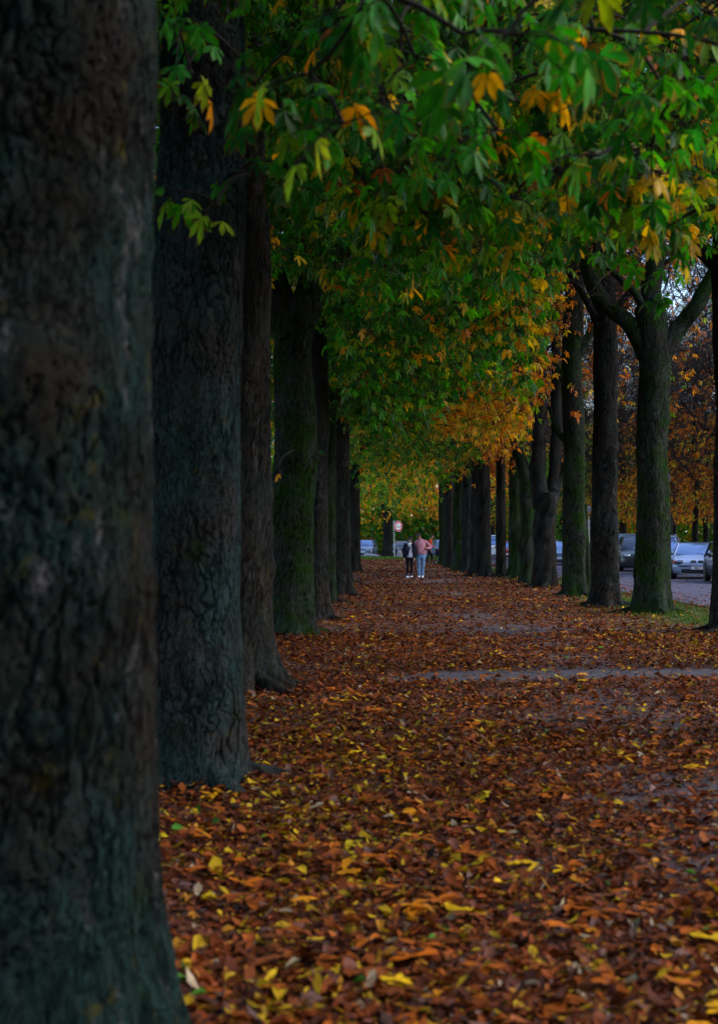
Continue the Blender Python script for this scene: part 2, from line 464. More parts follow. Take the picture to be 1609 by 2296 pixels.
# ------------------------------------------------------------------ leaf geometry
# template leaflet (t along, u across, half widths)
T0 = np.array([(0, 0, 0), (.38, 0, 0), (.72, 0, 0), (1, 0, 0), (.38, -.34, 1), (.72, -.5, 1), (.38, .34, 1), (.72, .5, 1)], float)
F0 = np.array([(0, 4, 1), (0, 1, 6), (1, 4, 5), (1, 5, 2), (1, 2, 7), (1, 7, 6), (2, 5, 3), (2, 3, 7)])
T1 = np.array([(0, 0, 0), (.66, -.5, 1), (1, 0, 0), (.66, .5, 1)], float)
F1 = np.array([(0, 1, 2), (0, 2, 3)])
def leaflets(P, D, N, Ln, W, fold, droop, col, lod=0):
    T, Fc = (T0, F0) if lod == 0 else (T1, F1)
    D = D / np.linalg.norm(D, axis=1, keepdims=True)
    S = np.cross(N, D); S /= (np.linalg.norm(S, axis=1, keepdims=True) + 1e-9)
    N2 = np.cross(D, S)
    t = T[:, 0]; u = T[:, 1]
    V = (P[:, None, :] + D[:, None, :] * (t[None, :, None] * Ln[:, None, None])
         + S[:, None, :] * (u[None, :, None] * W[:, None, None])
         + N2[:, None, :] * (np.abs(u)[None, :, None] * (fold * W)[:, None, None]))
    V[:, :, 2] -= (droop * Ln)[:, None] * (t ** 2)[None, :]
    n, k = V.shape[0], len(T)
    Fa = Fc[None] + (np.arange(n) * k)[:, None, None]
    ea = np.where(T[:, 2] > 0, 1.0, np.where(T[:, 0] > .99, 1.0, 0.0))
    C = np.column_stack([np.repeat(col, k, axis=0), np.tile(ea, n)])
    return V.reshape(-1, 3), Fa.reshape(-1, 3), C

def palmate(H, out, size, col, lod=0):
    """H (n,3) hubs, out (n,3) horizontal outward directions, size (n,), col (n,3)"""
    n = len(H)
    k = 6 if lod == 0 else 5
    if lod >= 2: k = 3
    ang = np.linspace(-R(118), R(118), k)
    scl = 1 - .38 * (np.abs(ang) / R(118)) ** 1.5
    tilt = rng.uniform(.1, 1.35, n)            # how far the whole leaf nods downwards
    out = out / (np.linalg.norm(out, axis=1, keepdims=True) + 1e-9)
    up = np.tile([0., 0., 1.], (n, 1)) + rng.normal(0, .28, (n, 3))
    Fw = out * np.cos(tilt)[:, None] - np.array([0, 0, 1.]) * np.sin(tilt)[:, None]
    up = up - Fw * np.sum(up * Fw, 1, keepdims=True); up /= np.linalg.norm(up, axis=1, keepdims=True)
    Sd = np.cross(Fw, up)
    P = np.repeat(H, k, 0)
    a = np.tile(ang, n) + rng.normal(0, .1, n * k)
    Fw_, Sd_, up_ = (np.repeat(q, k, 0) for q in (Fw, Sd, up))
    D = Fw_ * np.cos(a)[:, None] + Sd_ * np.sin(a)[:, None] - up_ * rng.uniform(0.1, .6, n * k)[:, None]
    Ln = np.repeat(size, k) * np.tile(scl, n) * rng.uniform(.82, 1.1, n * k)
    W = Ln * rng.uniform(.34, .46, n * k)
    if lod >= 2: W = W * 1.5
    fold = rng.uniform(.1, .5, n * k); droop = rng.uniform(.05, .5, n * k)
    C = np.repeat(col, k, 0) * rng.uniform(.85, 1.15, (n * k, 1))
    return leaflets(P, D, up_, Ln, W, fold, droop, C, min(lod, 1))

PAL = {
 'green': np.array([(.016, .17, .006), (.006, .08, .008), (.045, .26, .006), (.010, .13, .018), (.007, .08, .004), (.018, .15, .005)]),
 'lime': np.array([(.12, .26, .006), (.20, .28, .006), (.08, .22, .008)]),
 'yellow': np.array([(.58, .34, .006), (.64, .30, .006), (.46, .33, .010)]),
 'orange': np.array([(.50, .15, .005), (.42, .10, .006), (.56, .21, .006)]),
 'brown': np.array([(.26, .06, .006), (.17, .045, .010), (.34, .085, .008)]),
}
def pick(kind_probs, n):
    names = list(kind_probs); p = np.array([kind_probs[k] for k in names], float); p /= p.sum()
    ch = rng.choice(len(names), n, p=p)
    out = np.zeros((n, 3))
    for i, k in enumerate(names):
        m = ch == i
        if m.any():
            A = PAL[k]; out[m] = A[rng.integers(0, len(A), m.sum())]
    return out * rng.uniform(.75, 1.2, (n, 1))

# ------------------------------------------------------------------ trunks
GROOVE = [None]
def tube_np(path, rad, n, lobes=None, disp=0, seed=0, flare=0, fh=.3):
    """swept tube, returns V,F. path (m,3)"""
    path = np.asarray(path, float); m = len(path)
    tan = np.gradient(path, axis=0); tan /= np.linalg.norm(tan, axis=1, keepdims=True)
    u = np.array([1., 0, 0]) if abs(tan[0][0]) < .9 else np.array([0, 1., 0])
    V = np.zeros((m, n, 3)); th = np.arange(n) * 2 * math.pi / n
    for i in range(m):
        u = u - tan[i] * np.dot(u, tan[i]); u /= np.linalg.norm(u)
        w = np.cross(tan[i], u)
        r = np.full(n, rad[i])
        if flare:
            z = max(path[i][2], -.2)
            e = math.exp(-max(z, -.05) / fh)
            lob = .5 + .5 * np.cos(th * lobes[0] + lobes[1]) * .6 + .35 * np.cos(th * (lobes[0] + 2) + lobes[2])
            r = r * (1 + flare * e * (.35 + .9 * np.clip(lob, 0, 1.4)))
            r = r * (1 + .035 * np.cos(th * 3 + lobes[1] + .15 * z) + .025 * np.cos(th * 5 + lobes[2] - .2 * z))
        V[i] = path[i] + (u[None] * np.cos(th)[:, None] + w[None] * np.sin(th)[:, None]) * r[:, None]
    flat = V.reshape(-1, 3); GROOVE[0] = np.ones(len(flat))
    if disp:
        ctr = np.repeat(path, n, 0); nr = flat - ctr; nr /= (np.linalg.norm(nr, axis=1, keepdims=True) + 1e-9)
        q = flat * np.array([1, 1, .3])
        q = q + .05 * np.stack([vnoise(flat, 5, seed + 3), vnoise(flat, 5, seed + 4), vnoise(flat, 5, seed + 5)], 1)
        d = vnoise(flat, 1.6, seed) * 1.3 + vnoise(q, 7, seed + 1) * .45
        q2 = flat * np.array([1, 1, .22])
        q2 = q2 + .040 * np.stack([vnoise(flat, 13, seed + 13), vnoise(flat, 13, seed + 14), .5 * vnoise(flat, 9, seed + 12)], 1) + .012 * np.stack([vnoise(flat, 38, seed + 23), vnoise(flat, 38, seed + 24), 0 * flat[:, 0]], 1)
        gate = np.clip(.55 + vnoise(flat, 3.2, seed + 15) * 1.1, .05, 1.3)
        g1 = np.clip(voro(q2, 13, seed + 16) / (.17 * gate), 0, 1)
        g2 = np.clip(voro(q2, 27, seed + 17) / (.20 * np.clip(.6 + vnoise(flat, 7, seed + 25), .05, 1.2)), 0, 1)
        GROOVE[0] = np.minimum(g1, .45 + .55 * g2)
        d = d * .8 - (1 - GROOVE[0]) * .45 + vnoise(q, 34, seed + 18) * .28 + vnoise(flat, 60, seed + 19) * .12
        # occasional knots
        kn = np.clip(vnoise(flat, 2.4, seed + 9) - .62, 0, 1) * 6
        flat = flat + nr * ((d + kn) * disp)[:, None]
    i = np.arange((m - 1) * n); a = (i // n) * n; k = i % n; k2 = (k + 1) % n
    Fq = np.stack([a + k, a + k2, a + n + k2, a + n + k], 1)
    return flat, Fq

def smooth_path(pts, step):
    """Catmull-Rom through pts, sampled about every step"""
    pts = [np.array(p, float) for p in pts]
    P = [2 * pts[0] - pts[1]] + pts + [2 * pts[-1] - pts[-2]]
    out = []
    for i in range(1, len(P) - 2):
        d = np.linalg.norm(P[i + 1] - P[i]); n = max(2, int(d / step))
        for k in range(n):
            t = k / n
            out.append(.5 * ((2 * P[i]) + (-P[i - 1] + P[i + 1]) * t + (2 * P[i - 1] - 5 * P[i] + 4 * P[i + 1] - P[i + 2]) * t * t + (-P[i - 1] + 3 * P[i] - 3 * P[i + 1] + P[i + 2]) * t ** 3))
    out.append(pts[-1])
    return np.array(out)

def batch_tubes(P, Rr, ns=3):
    # P (n,m,3) Rr (n,m): many thin tubes at once
    n, m = P.shape[:2]
    t = P[:, -1] - P[:, 0]; t /= (np.linalg.norm(t, axis=1, keepdims=True) + 1e-9)
    ref = np.where((np.abs(t[:, 2]) < .8)[:, None], np.array([0, 0, 1.]), np.array([1., 0, 0]))
    u = np.cross(t, ref); u /= np.linalg.norm(u, axis=1, keepdims=True); w = np.cross(t, u)
    th = np.arange(ns) * 2 * math.pi / ns
    ring = u[:, None, :] * np.cos(th)[None, :, None] + w[:, None, :] * np.sin(th)[None, :, None]
    V = P[:, :, None, :] + ring[:, None] * Rr[:, :, None, None]
    k = np.arange(ns); k2 = (k + 1) % ns
    q = np.concatenate([np.stack([i * ns + k, i * ns + k2, (i + 1) * ns + k2, (i + 1) * ns + k], 1) for i in range(m - 1)])
    q = np.concatenate([q[:, [0, 1, 2]], q[:, [0, 2, 3]]])
    return V.reshape(-1, 3), (q[None] + (np.arange(n) * m * ns)[:, None, None]).reshape(-1, 3)

class Tree:
    def __init__(s, x, y, r, label, top=12.5, fork=None, limbs=None, lean=(0, 0), mat=None, group='chestnut trees along the avenue', flare=.55, name='chestnut_tree', wob=.06, limb_seed=None):
        s.x, s.y, s.r = x, y, r
        s.root = empty(name, (x, y, 0), label=label, cat='tree', group=group)
        s.d = math.hypot(x, y)
        s.mat = mat or M_BARK
        s.nodes = []; s.nrad = []
        rs = random.Random(int(x * 91 + y * 37))
        near = s.d < 12; mid = s.d < 45
        step = .013 if near else .05 if mid else .3
        nseg = 280 if near else 90 if mid else 20
        disp = .021 if mid else .02
        ht = fork or top
        pts = [(0, 0, -.15), (0, 0, .4)]
        k = 6
        for i in range(1, k + 1):
            z = .4 + (ht - .4) * i / k
            pts.append((lean[0] * z / 10 + rs.uniform(-wob, wob) * (i > 1), lean[1] * z / 10 + rs.uniform(-wob, wob), z))
        path = smooth_path(pts, step)
        if near:
            path = path[path[:, 2] < 7.5]
        rad = s.r * (1 - .022 * np.clip(path[:, 2], 0, 99)) * (1 + .03 * np.sin(path[:, 2] * 1.3 + x))
        lob = (rs.choice([3, 4, 5]), rs.uniform(0, 6), rs.uniform(0, 6))
        V, Fq = tube_np(path, rad, nseg, lob, disp * (s.r / .35), int(x * 13 + y * 7) % 997, flare, .22 + .25 * s.r)
        Vs = [V]; Fs = [Fq]; off = len(V); Gs = [GROOVE[0]]
        for p, rr in zip(path[::3], rad[::3]):
            if p[2] > 3.0: s.nodes.append(p); s.nrad.append(rr * .6)
        # limbs: list of (points, r0, r1)
        LB = list(limbs or [])
        if limbs is None:
            na = 5 if s.d > 12 else 4
            a0 = rs.uniform(0, 6.28)
            for i in range(na):
                a = a0 + i * 6.283 / na + rs.uniform(-.4, .4); z0 = rs.uniform(4.6, 8.2); rl = rs.uniform(2.4, 3.8); rise = rs.uniform(1.5, 3.5)
                cx, cy = lean[0] * z0 / 10, lean[1] * z0 / 10
                LB.append(([(cx, cy, z0 - .25), (cx + math.cos(a) * rl * .3, cy + math.sin(a) * rl * .3, z0 + rise * .25), (cx + math.cos(a) * rl * .7, cy + math.sin(a) * rl * .7, z0 + rise * .6), (cx + math.cos(a + .2) * rl, cy + math.sin(a + .2) * rl, z0 + rise)], s.r * rs.uniform(.25, .38), .035))
        if fork and limbs is None:
            for sg in (-1, 1):
                LB.append(([(0, 0, ht - .4), (sg * .45, rs.uniform(-.2, .2), ht + .7), (sg * 1.0, rs.uniform(-.5, .5), ht + 3), (sg * 1.3, 0, top)], s.r * .72, .08))
        for lp, r0, r1 in LB:
            pp = smooth_path(lp, .07 if mid else .3)
            pp = pp + np.stack([vnoise(pp, 1.6, 70 + k_) for k_ in range(3)], 1) * min(.09, r0 * .4) * np.linspace(0, 1, len(pp))[:, None] ** .5
            tt = np.linspace(0, 1, len(pp))
            rr = r0 * (1 - tt) + r1 * tt
            rr = rr * (1 + .25 * np.exp(-tt * 12))
            v, f = tube_np(pp, rr, 36 if mid else 10, None, disp * min(1, r0 / .2), 5 + int(y) % 50)
            Vs.append(v); Fs.append(f + off); off += len(v); Gs.append(GROOVE[0])
            for p, q in zip(pp[::2 if mid else 1], rr[::2 if mid else 1]):
                s.nodes.append(p); s.nrad.append(q)
        if flare and s.d < 70:      # roots running out under the leaves
            nr_ = rs.choice([4, 5, 6]); a0 = rs.uniform(0, 6.28)
            for i in range(nr_):
                a = a0 + i * 6.283 / nr_ + rs.uniform(-.3, .3); ln = s.r * rs.uniform(1.6, 2.1 + flare); b_ = a + rs.uniform(-.4, .4)
                pp = smooth_path([(math.cos(a) * s.r * .55, math.sin(a) * s.r * .55, .34), (math.cos(a) * s.r * 1.05, math.sin(a) * s.r * 1.05, .10), (math.cos(b_) * ln, math.sin(b_) * ln, .0), (math.cos(b_) * ln * 1.3, math.sin(b_) * ln * 1.3, -.08)], .05 if mid else .2)
                tt = np.linspace(0, 1, len(pp))
                v, f = tube_np(pp, s.r * (.34 * (1 - tt) + .08 * tt), 18 if mid else 8, None, disp * .7, 9 + i)
                Vs.append(v); Fs.append(f + off); off += len(v); Gs.append(GROOVE[0])
        G = np.concatenate(Gs)
        np_mesh('trunk', np.concatenate(Vs), np.concatenate(Fs), s.mat, s.root, col=np.stack([G, G, G], 1))
        s.cl = []       # clusters: centre (world), leaves, size, palette dict, spread
    def grow(s):
        """twigs from the nearest branch to every leaf cluster, then the leaves"""
        if not s.cl: return
        base = np.array([s.x, s.y, 0])
        C = np.array([c[0] for c in s.cl]) - base
        order = np.argsort(np.hypot(C[:, 0], C[:, 1]))
        cap = len(s.nodes) + len(C) * 4 + 8
        N = np.zeros((cap, 3)); Rd = np.zeros(cap); n = len(s.nodes)
        N[:n] = np.array(s.nodes); Rd[:n] = s.nrad
        far = s.d > 60
        ns = 3 if s.d > 22 else 5
        main_P = []; main_R = []; spr_P = []; spr_R = []
        LV = []; LF = []; LC = []; loff = 0
        mp_ = 4 if far else 7; tt = np.linspace(0, 1, mp_)
        bz = [(1 - tt) ** 3, 3 * (1 - tt) ** 2 * tt, 3 * (1 - tt) * tt ** 2, tt ** 3]
        for ci in order:
            c = C[ci]; cen, nl, size, pal, spread = s.cl[ci]
            dv = N[:n] - c
            dist = np.sqrt((dv ** 2).sum(1)) + .15 * np.hypot(N[:n, 0], N[:n, 1])
            j = int(np.argmin(dist)); a = N[j].copy(); ln = np.linalg.norm(a - c)
            r0 = min(Rd[j] * .75, .010 + .011 * ln)
            if ln > .12:
                h = c - a
                m1 = a + h * .35 + np.array([0, 0, .13 * ln]) + rng.normal(0, .07 * ln, 3)
                m2 = a + h * .72 + np.array([0, 0, .10 * ln]) + rng.normal(0, .06 * ln, 3)
                B = bz[0][:, None] * a + bz[1][:, None] * m1 + bz[2][:, None] * m2 + bz[3][:, None] * c
                rr = r0 * 1.15 * (1 - tt) + .008 * tt + .001
                main_P.append(B); main_R.append(rr)
                for q in (2, 4, 6) if not far else (1, 2, 3):
                    if n < cap: N[n] = B[q]; Rd[n] = rr[q]; n += 1
            lod = 0 if s.d < 34 else 1 if s.d < 75 else 2
            if nl > 0:
                k = nl
                dirs = rng.normal(0, 1, (k, 3)); dirs[:, 2] *= .55; dirs /= np.linalg.norm(dirs, axis=1, keepdims=True)
                H = c + dirs * (spread * rng.uniform(.35, 1, (k, 1)))
                H[:, 2] -= .06
                o = dirs.copy(); o[:, 2] = 0
                og = np.array([c[0], c[1], 0]); og = og / (np.linalg.norm(og) + 1e-6)
                o = o + og * .35 + rng.normal(0, .15, (k, 3)); o[:, 2] = 0
                v, f, cc = palmate(H, o, size * rng.uniform(.75, 1.15, k), pick(pal, k), lod)
                LV.append(v); LF.append(f + loff); LC.append(cc); loff += len(v)
                if s.d < 60:
                    cc_ = np.repeat(c[None], k, 0)
                    spr_P.append(np.stack([cc_, (cc_ + H) / 2 + np.array([0, 0, .03]), H], 1)); spr_R.append(np.tile([.0045, .0035, .0025], (k, 1)))
            else:
                k = -nl
                e = c + rng.normal(0, 1, (k, 3)) * spread + np.array([0, 0, .15])
                cc_ = np.repeat(c[None], k, 0)
                spr_P.append(np.stack([cc_, (cc_ + e) / 2 + rng.normal(0, .12, (k, 3)) * spread, e], 1)); spr_R.append(np.tile([.010, .008, .005], (k, 1)))
        TV = []; TF = []; off = 0
        for Pl, Rl, q in ((main_P and [np.array(main_P)], main_R and [np.array(main_R)], ns), (spr_P, spr_R, 3)):
            if Pl:
                v, f = batch_tubes(np.concatenate(Pl), np.concatenate(Rl), q); TV.append(v); TF.append(f + off); off += len(v)
        tv = np.concatenate(TV); tf = np.concatenate(TF)
        nt_ = len(tf)
        V = np.concatenate([tv] + LV); Fa = np.concatenate([tf] + [f + len(tv) for f in LF])
        Cc = np.concatenate([np.tile([.03, .024, .02, 0], (len(tv), 1))] + LC)
        o = np_mesh('crown', V, Fa, M_TWIG, s.root, col=Cc)
        o.data.materials.append(M_LEAF)
        mi = np.ones(len(Fa), dtype=np.int32); mi[:nt_] = 0
        if len(o.data.polygons) == len(Fa): o.data.polygons.foreach_set('material_index', mi)
        else: print('crown faces changed', len(Fa), len(o.data.polygons))

TREES = []
def T(*a, **k):
    t = Tree(*a, **k); TREES.append(t); return t

# left row, near to far
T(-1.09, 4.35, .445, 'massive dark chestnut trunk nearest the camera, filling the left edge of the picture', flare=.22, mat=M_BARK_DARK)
T(-1.10, 9.2, .315, 'second chestnut on the left, pale cracked bark with a scraped strip low on its trunk', flare=.22, mat=M_BARK_PALE)
T(-1.36, 15.4, .325, 'third chestnut on the left, brown trunk flaring out at its foot behind the pale one', flare=.75, mat=M_BARK_BROWN)
T(-1.23, 23.6, .375, 'left hand chestnut with a mossy trunk that forks in two high up', fork=5.6, top=12, mat=M_BARK_MOSS, flare=.3, lean=(.16, 0),
  limbs=[([(0, 0, 5.0), (-.38, 0, 6.0), (-.62, .1, 7.6), (-.8, .2, 11.5)], .27, .09), ([(0, 0, 4.9), (.36, 0, 5.9), (.62, -.1, 7.2), (1.0, -.2, 9), (1.3, -.2, 11.5)], .26, .08),
         ([(.5, 0, 6.5), (1.5, -.6, 7.2), (2.8, -.9, 7.3), (3.8, -1.2, 6.9)], .10, .03), ([(-.5, 0, 6.5), (-.6, -1.6, 7.2), (-.4, -3.0, 7.1)], .09, .03)])
T(-1.00, 28.0, .27, 'chestnut right behind the forked left hand tree, roots spreading at its foot', mat=M_BARK_BROWN, flare=.8)
T(-1.02, 35.0, .30, 'dark chestnut in the left row, sixth from the camera', mat=M_BARK_MOSS)
T(-.74, 40.2, .29, 'chestnut in the left row with a long root running out over the leaves', flare=.9, mat=M_BARK_BROWN)
T(-.87, 51, .32, 'chestnut in the left row half hidden behind the one with the long root', mat=M_BARK)
T(-.55, 66, .31, 'chestnut in the left row close to the silver estate car', mat=M_BARK_BROWN)
T(-.85, 80, .30, 'slim chestnut in the left row, second to last before the verge', mat=M_BARK)
T(-.85, 94, .30, 'last chestnut of the left row, beside the far end of the path', mat=M_BARK_BROWN)
T(-1.3, -2.6, .38, 'unseen chestnut added behind the camera to shade the nearest trunk', mat=M_BARK)  # this and the next few: added out of view to darken the nearest trunk
T(-8.2, 4.0, .36, 'unseen chestnut added left of the nearest trunk to shade it', mat=M_BARK)
T(-8.4, 12.5, .36, 'second unseen chestnut added on the left for shade', mat=M_BARK)
T(5.4, -1.5, .36, 'unseen chestnut added behind the camera on the right for shade', mat=M_BARK)
# right row, far side of the path (two stand just outside the frame with crowns that hang into it)
T(6.3, 11.5, .36, 'chestnut whose green boughs hang in from the top right corner', mat=M_BARK)
T(6.2, 17.6, .36, 'chestnut whose low green branch hangs before the forked right hand tree', mat=M_BARK)
T(6.24, 24.1, .36, 'dark trunk cut off by the right edge of the picture', mat=M_BARK_BROWN, flare=.35)
T(6.14, 30.6, .372, 'right hand chestnut with three arching mossy limbs spreading like a candelabra', fork=6.6, top=12, mat=M_BARK_MOSS, flare=.42,
  limbs=[([(0, 0, 5.4), (-.42, 0, 6.15), (-1.0, .1, 6.75), (-1.38, .1, 7.7), (-1.5, .2, 9.6), (-1.75, .3, 12)], .195, .07),
         ([(0, 0, 5.3), (.5, 0, 6.0), (1.05, -.1, 6.8), (1.42, -.1, 7.9), (1.6, 0, 10.5)], .20, .08),
         ([(-.1, 0, 6.0), (-.32, -.25, 6.75), (-.8, -.4, 7.2), (-1.25, -.5, 7.75), (-1.6, -.7, 9)], .10, .035),
         ([(0, 0, 5.8), (.03, .05, 7.0), (.1, 0, 8.5), (0, .1, 12)], .25, .08)])
T(5.65, 33.7, .325, 'straight grey chestnut standing just left of the candelabra tree', mat=M_BARK_BROWN, flare=.5, top=13)
T(5.75, 39.3, .33, 'mossy chestnut with a thin second stem hugging its right side', mat=M_BARK_MOSS, flare=.42,
  limbs=[([(.28, .15, -.1), (.36, .15, .6), (.34, .2, 1.5), (.30, .2, 2.6)], .12, .07), ([(0, 0, 5.5), (-.5, 0, 6.3), (-1.6, -.3, 7.4), (-2.6, -.6, 8.4)], .12, .03), ([(0, 0, 6.5), (.4, 0, 7.2), (1.2, .3, 8.6), (1.8, .5, 10)], .13, .03), ([(0, 0, 4.2), (-.45, .1, 4.55), (-.7, .2, 5.3)], .11, .05)])
T(5.85, 46.6, .36, 'thick right hand chestnut parting into two upright stems at head height', fork=3.1, top=12, mat=M_BARK_BROWN, flare=.35,
  limbs=[([(-.05, 0, 2.6), (-.2, 0, 3.6), (-.16, 0, 5.5), (-.1, 0, 8), (-.25, 0, 12)], .27, .09), ([(.05, 0, 2.4), (.3, .1, 3.4), (.42, .1, 5.0), (.40, .1, 8), (.5, .1, 12)], .24, .08), ([(.3, 0, 3.2), (.75, .1, 4.1), (.95, .1, 5.0), (1.1, .1, 7)], .16, .05)])
T(5.60, 49.4, .29, 'chestnut with a Y shaped fork left of the two stemmed tree', fork=3.6, top=11.5, mat=M_BARK_MOSS,
  limbs=[([(0, 0, 3.1), (-.18, 0, 4.2), (-.55, 0, 5.4), (-.7, 0, 8), (-.6, 0, 11)], .2, .07), ([(0, 0, 3.1), (.3, 0, 4.2), (.42, 0, 6), (.5, 0, 11)], .2, .07)])
T(6.08, 57.5, .33, 'chestnut with a bough reaching out left over the path', mat=M_BARK_MOSS,
  limbs=[([(0, 0, 5.1), (-.5, -.1, 5.3), (-1.0, -.2, 5.75), (-1.7, -.3, 6.1)], .13, .06), ([(0, 0, 5.6), (.5, .2, 6.3), (1.5, .4, 8)], .14, .04), ([(0, 0, 6.2), (-.4, 0, 7), (-.9, 0, 9)], .15, .04)])
T(5.53, 58.5, .215, 'slim chestnut between two stouter ones midway down the right row', mat=M_BARK_BROWN, flare=.25)
T(4.98, 60.5, .36, 'stout chestnut at the edge of the path, just left of the slim one', mat=M_BARK_BROWN, flare=.3)
for i, (x, y, r, lab) in enumerate([
    (4.92, 63.5, .28, 'right row chestnut tucked behind the stout one at the path edge'),
    (4.80, 67.5, .29, 'eighth chestnut from the far end of the right row wall of trunks'),
    (4.66, 72.0, .27, 'dark chestnut in the middle of the far right row trunks'),
    (4.62, 78.0, .28, 'chestnut in the right row two trunks before the pram'),
    (4.80, 82.5, .27, 'chestnut in the right row one trunk before the pram'),
    (4.70, 86.3, .29, 'chestnut beside which the pram and the person in red stand')]):
    T(x, y, r, lab, mat=(M_BARK_BROWN, M_BARK, M_BARK_MOSS)[i % 3])
T(1.83, 121.5, .42, 'dark lone trunk behind the round road sign', mat=M_BARK_BROWN, group=None, flare=.35, limbs=[([(0, 0, 3.2), (.3, 0, 4.2), (.9, 0, 6)], .2, .1), ([(0, 0, 3.0), (-.4, 0, 4.2), (-1.2, 0, 6)], .2, .1)])

# ------------------------------------------------------------------ canopy: clusters placed in world space
def hmin(x, y):
    base = np.interp(y, [0, 6, 9.5, 13, 17, 24, 33, 45, 60, 80, 100, 125], [3.0, 3.15, 3.55, 4.1, 4.6, 4.6, 4.65, 4.9, 4.7, 4.2, 3.7, 3.3])
    right = np.clip((x / np.maximum(y, 8) - .105) / .04, 0, 1)
    rh = np.interp(y, [0, 8, 10, 14, 22, 30, 36, 48, 60, 90], [3.3, 3.5, 4.1, 5.0, 6.6, 8.2, 8.6, 7.6, 6.4, 4.8])
    left = np.clip((-.1 - x) / .5, 0, 1) * np.clip((30 - y) / 3, 0, 1) * np.clip((y - 4) / 3, 0, 1)
    out = base * (1 - right) + rh * right
    return out + left * 1.5 + noise2(x, y, .45, 77) * .45
def palette(x, y, z):
    n = float(noise2(x, y, .22, 55)[0]); n2 = float(noise2(x + 50, y + z, .5, 56)[0])
    if y > 108: return {'yellow': .45, 'orange': .3, 'lime': .2, 'green': .15}
    if x > 4.3 and y > 27:
        return {'orange': .4, 'brown': .35, 'yellow': .2, 'lime': .05} if n2 < .45 else {'lime': .5, 'green': .4, 'yellow': .2}
    if y < 26:
        if n2 > .5 or (x / y > .10 and n2 > .33): return {'yellow': .42, 'lime': .3, 'green': .45, 'orange': .04}
        return {'green': .80, 'lime': .15, 'yellow': .05, 'orange': .012}
    if 30 < y < 50 and 1.5 + .05 * (y - 30) < x < 4.6 + .06 * (y - 30) and n > -.35:
        return {'yellow': .6, 'orange': .34, 'lime': .15, 'green': .06}
    if y > 62:
        return {'yellow': .32, 'orange': .14, 'lime': .32, 'green': .5} if n + n2 < .15 else {'green': .8, 'lime': .25}
    return {'green': .74, 'lime': .22, 'yellow': .07, 'orange': .015} if n2 < .5 else {'yellow': .5, 'orange': .2, 'lime': .3}

tx = np.array([t.x for t in TREES]); ty = np.array([t.y for t in TREES])
def nearest_tree(x, y):
    d = np.hypot(tx - x, (ty - y))
    j = int(np.argmin(d)); return TREES[j], d[j]

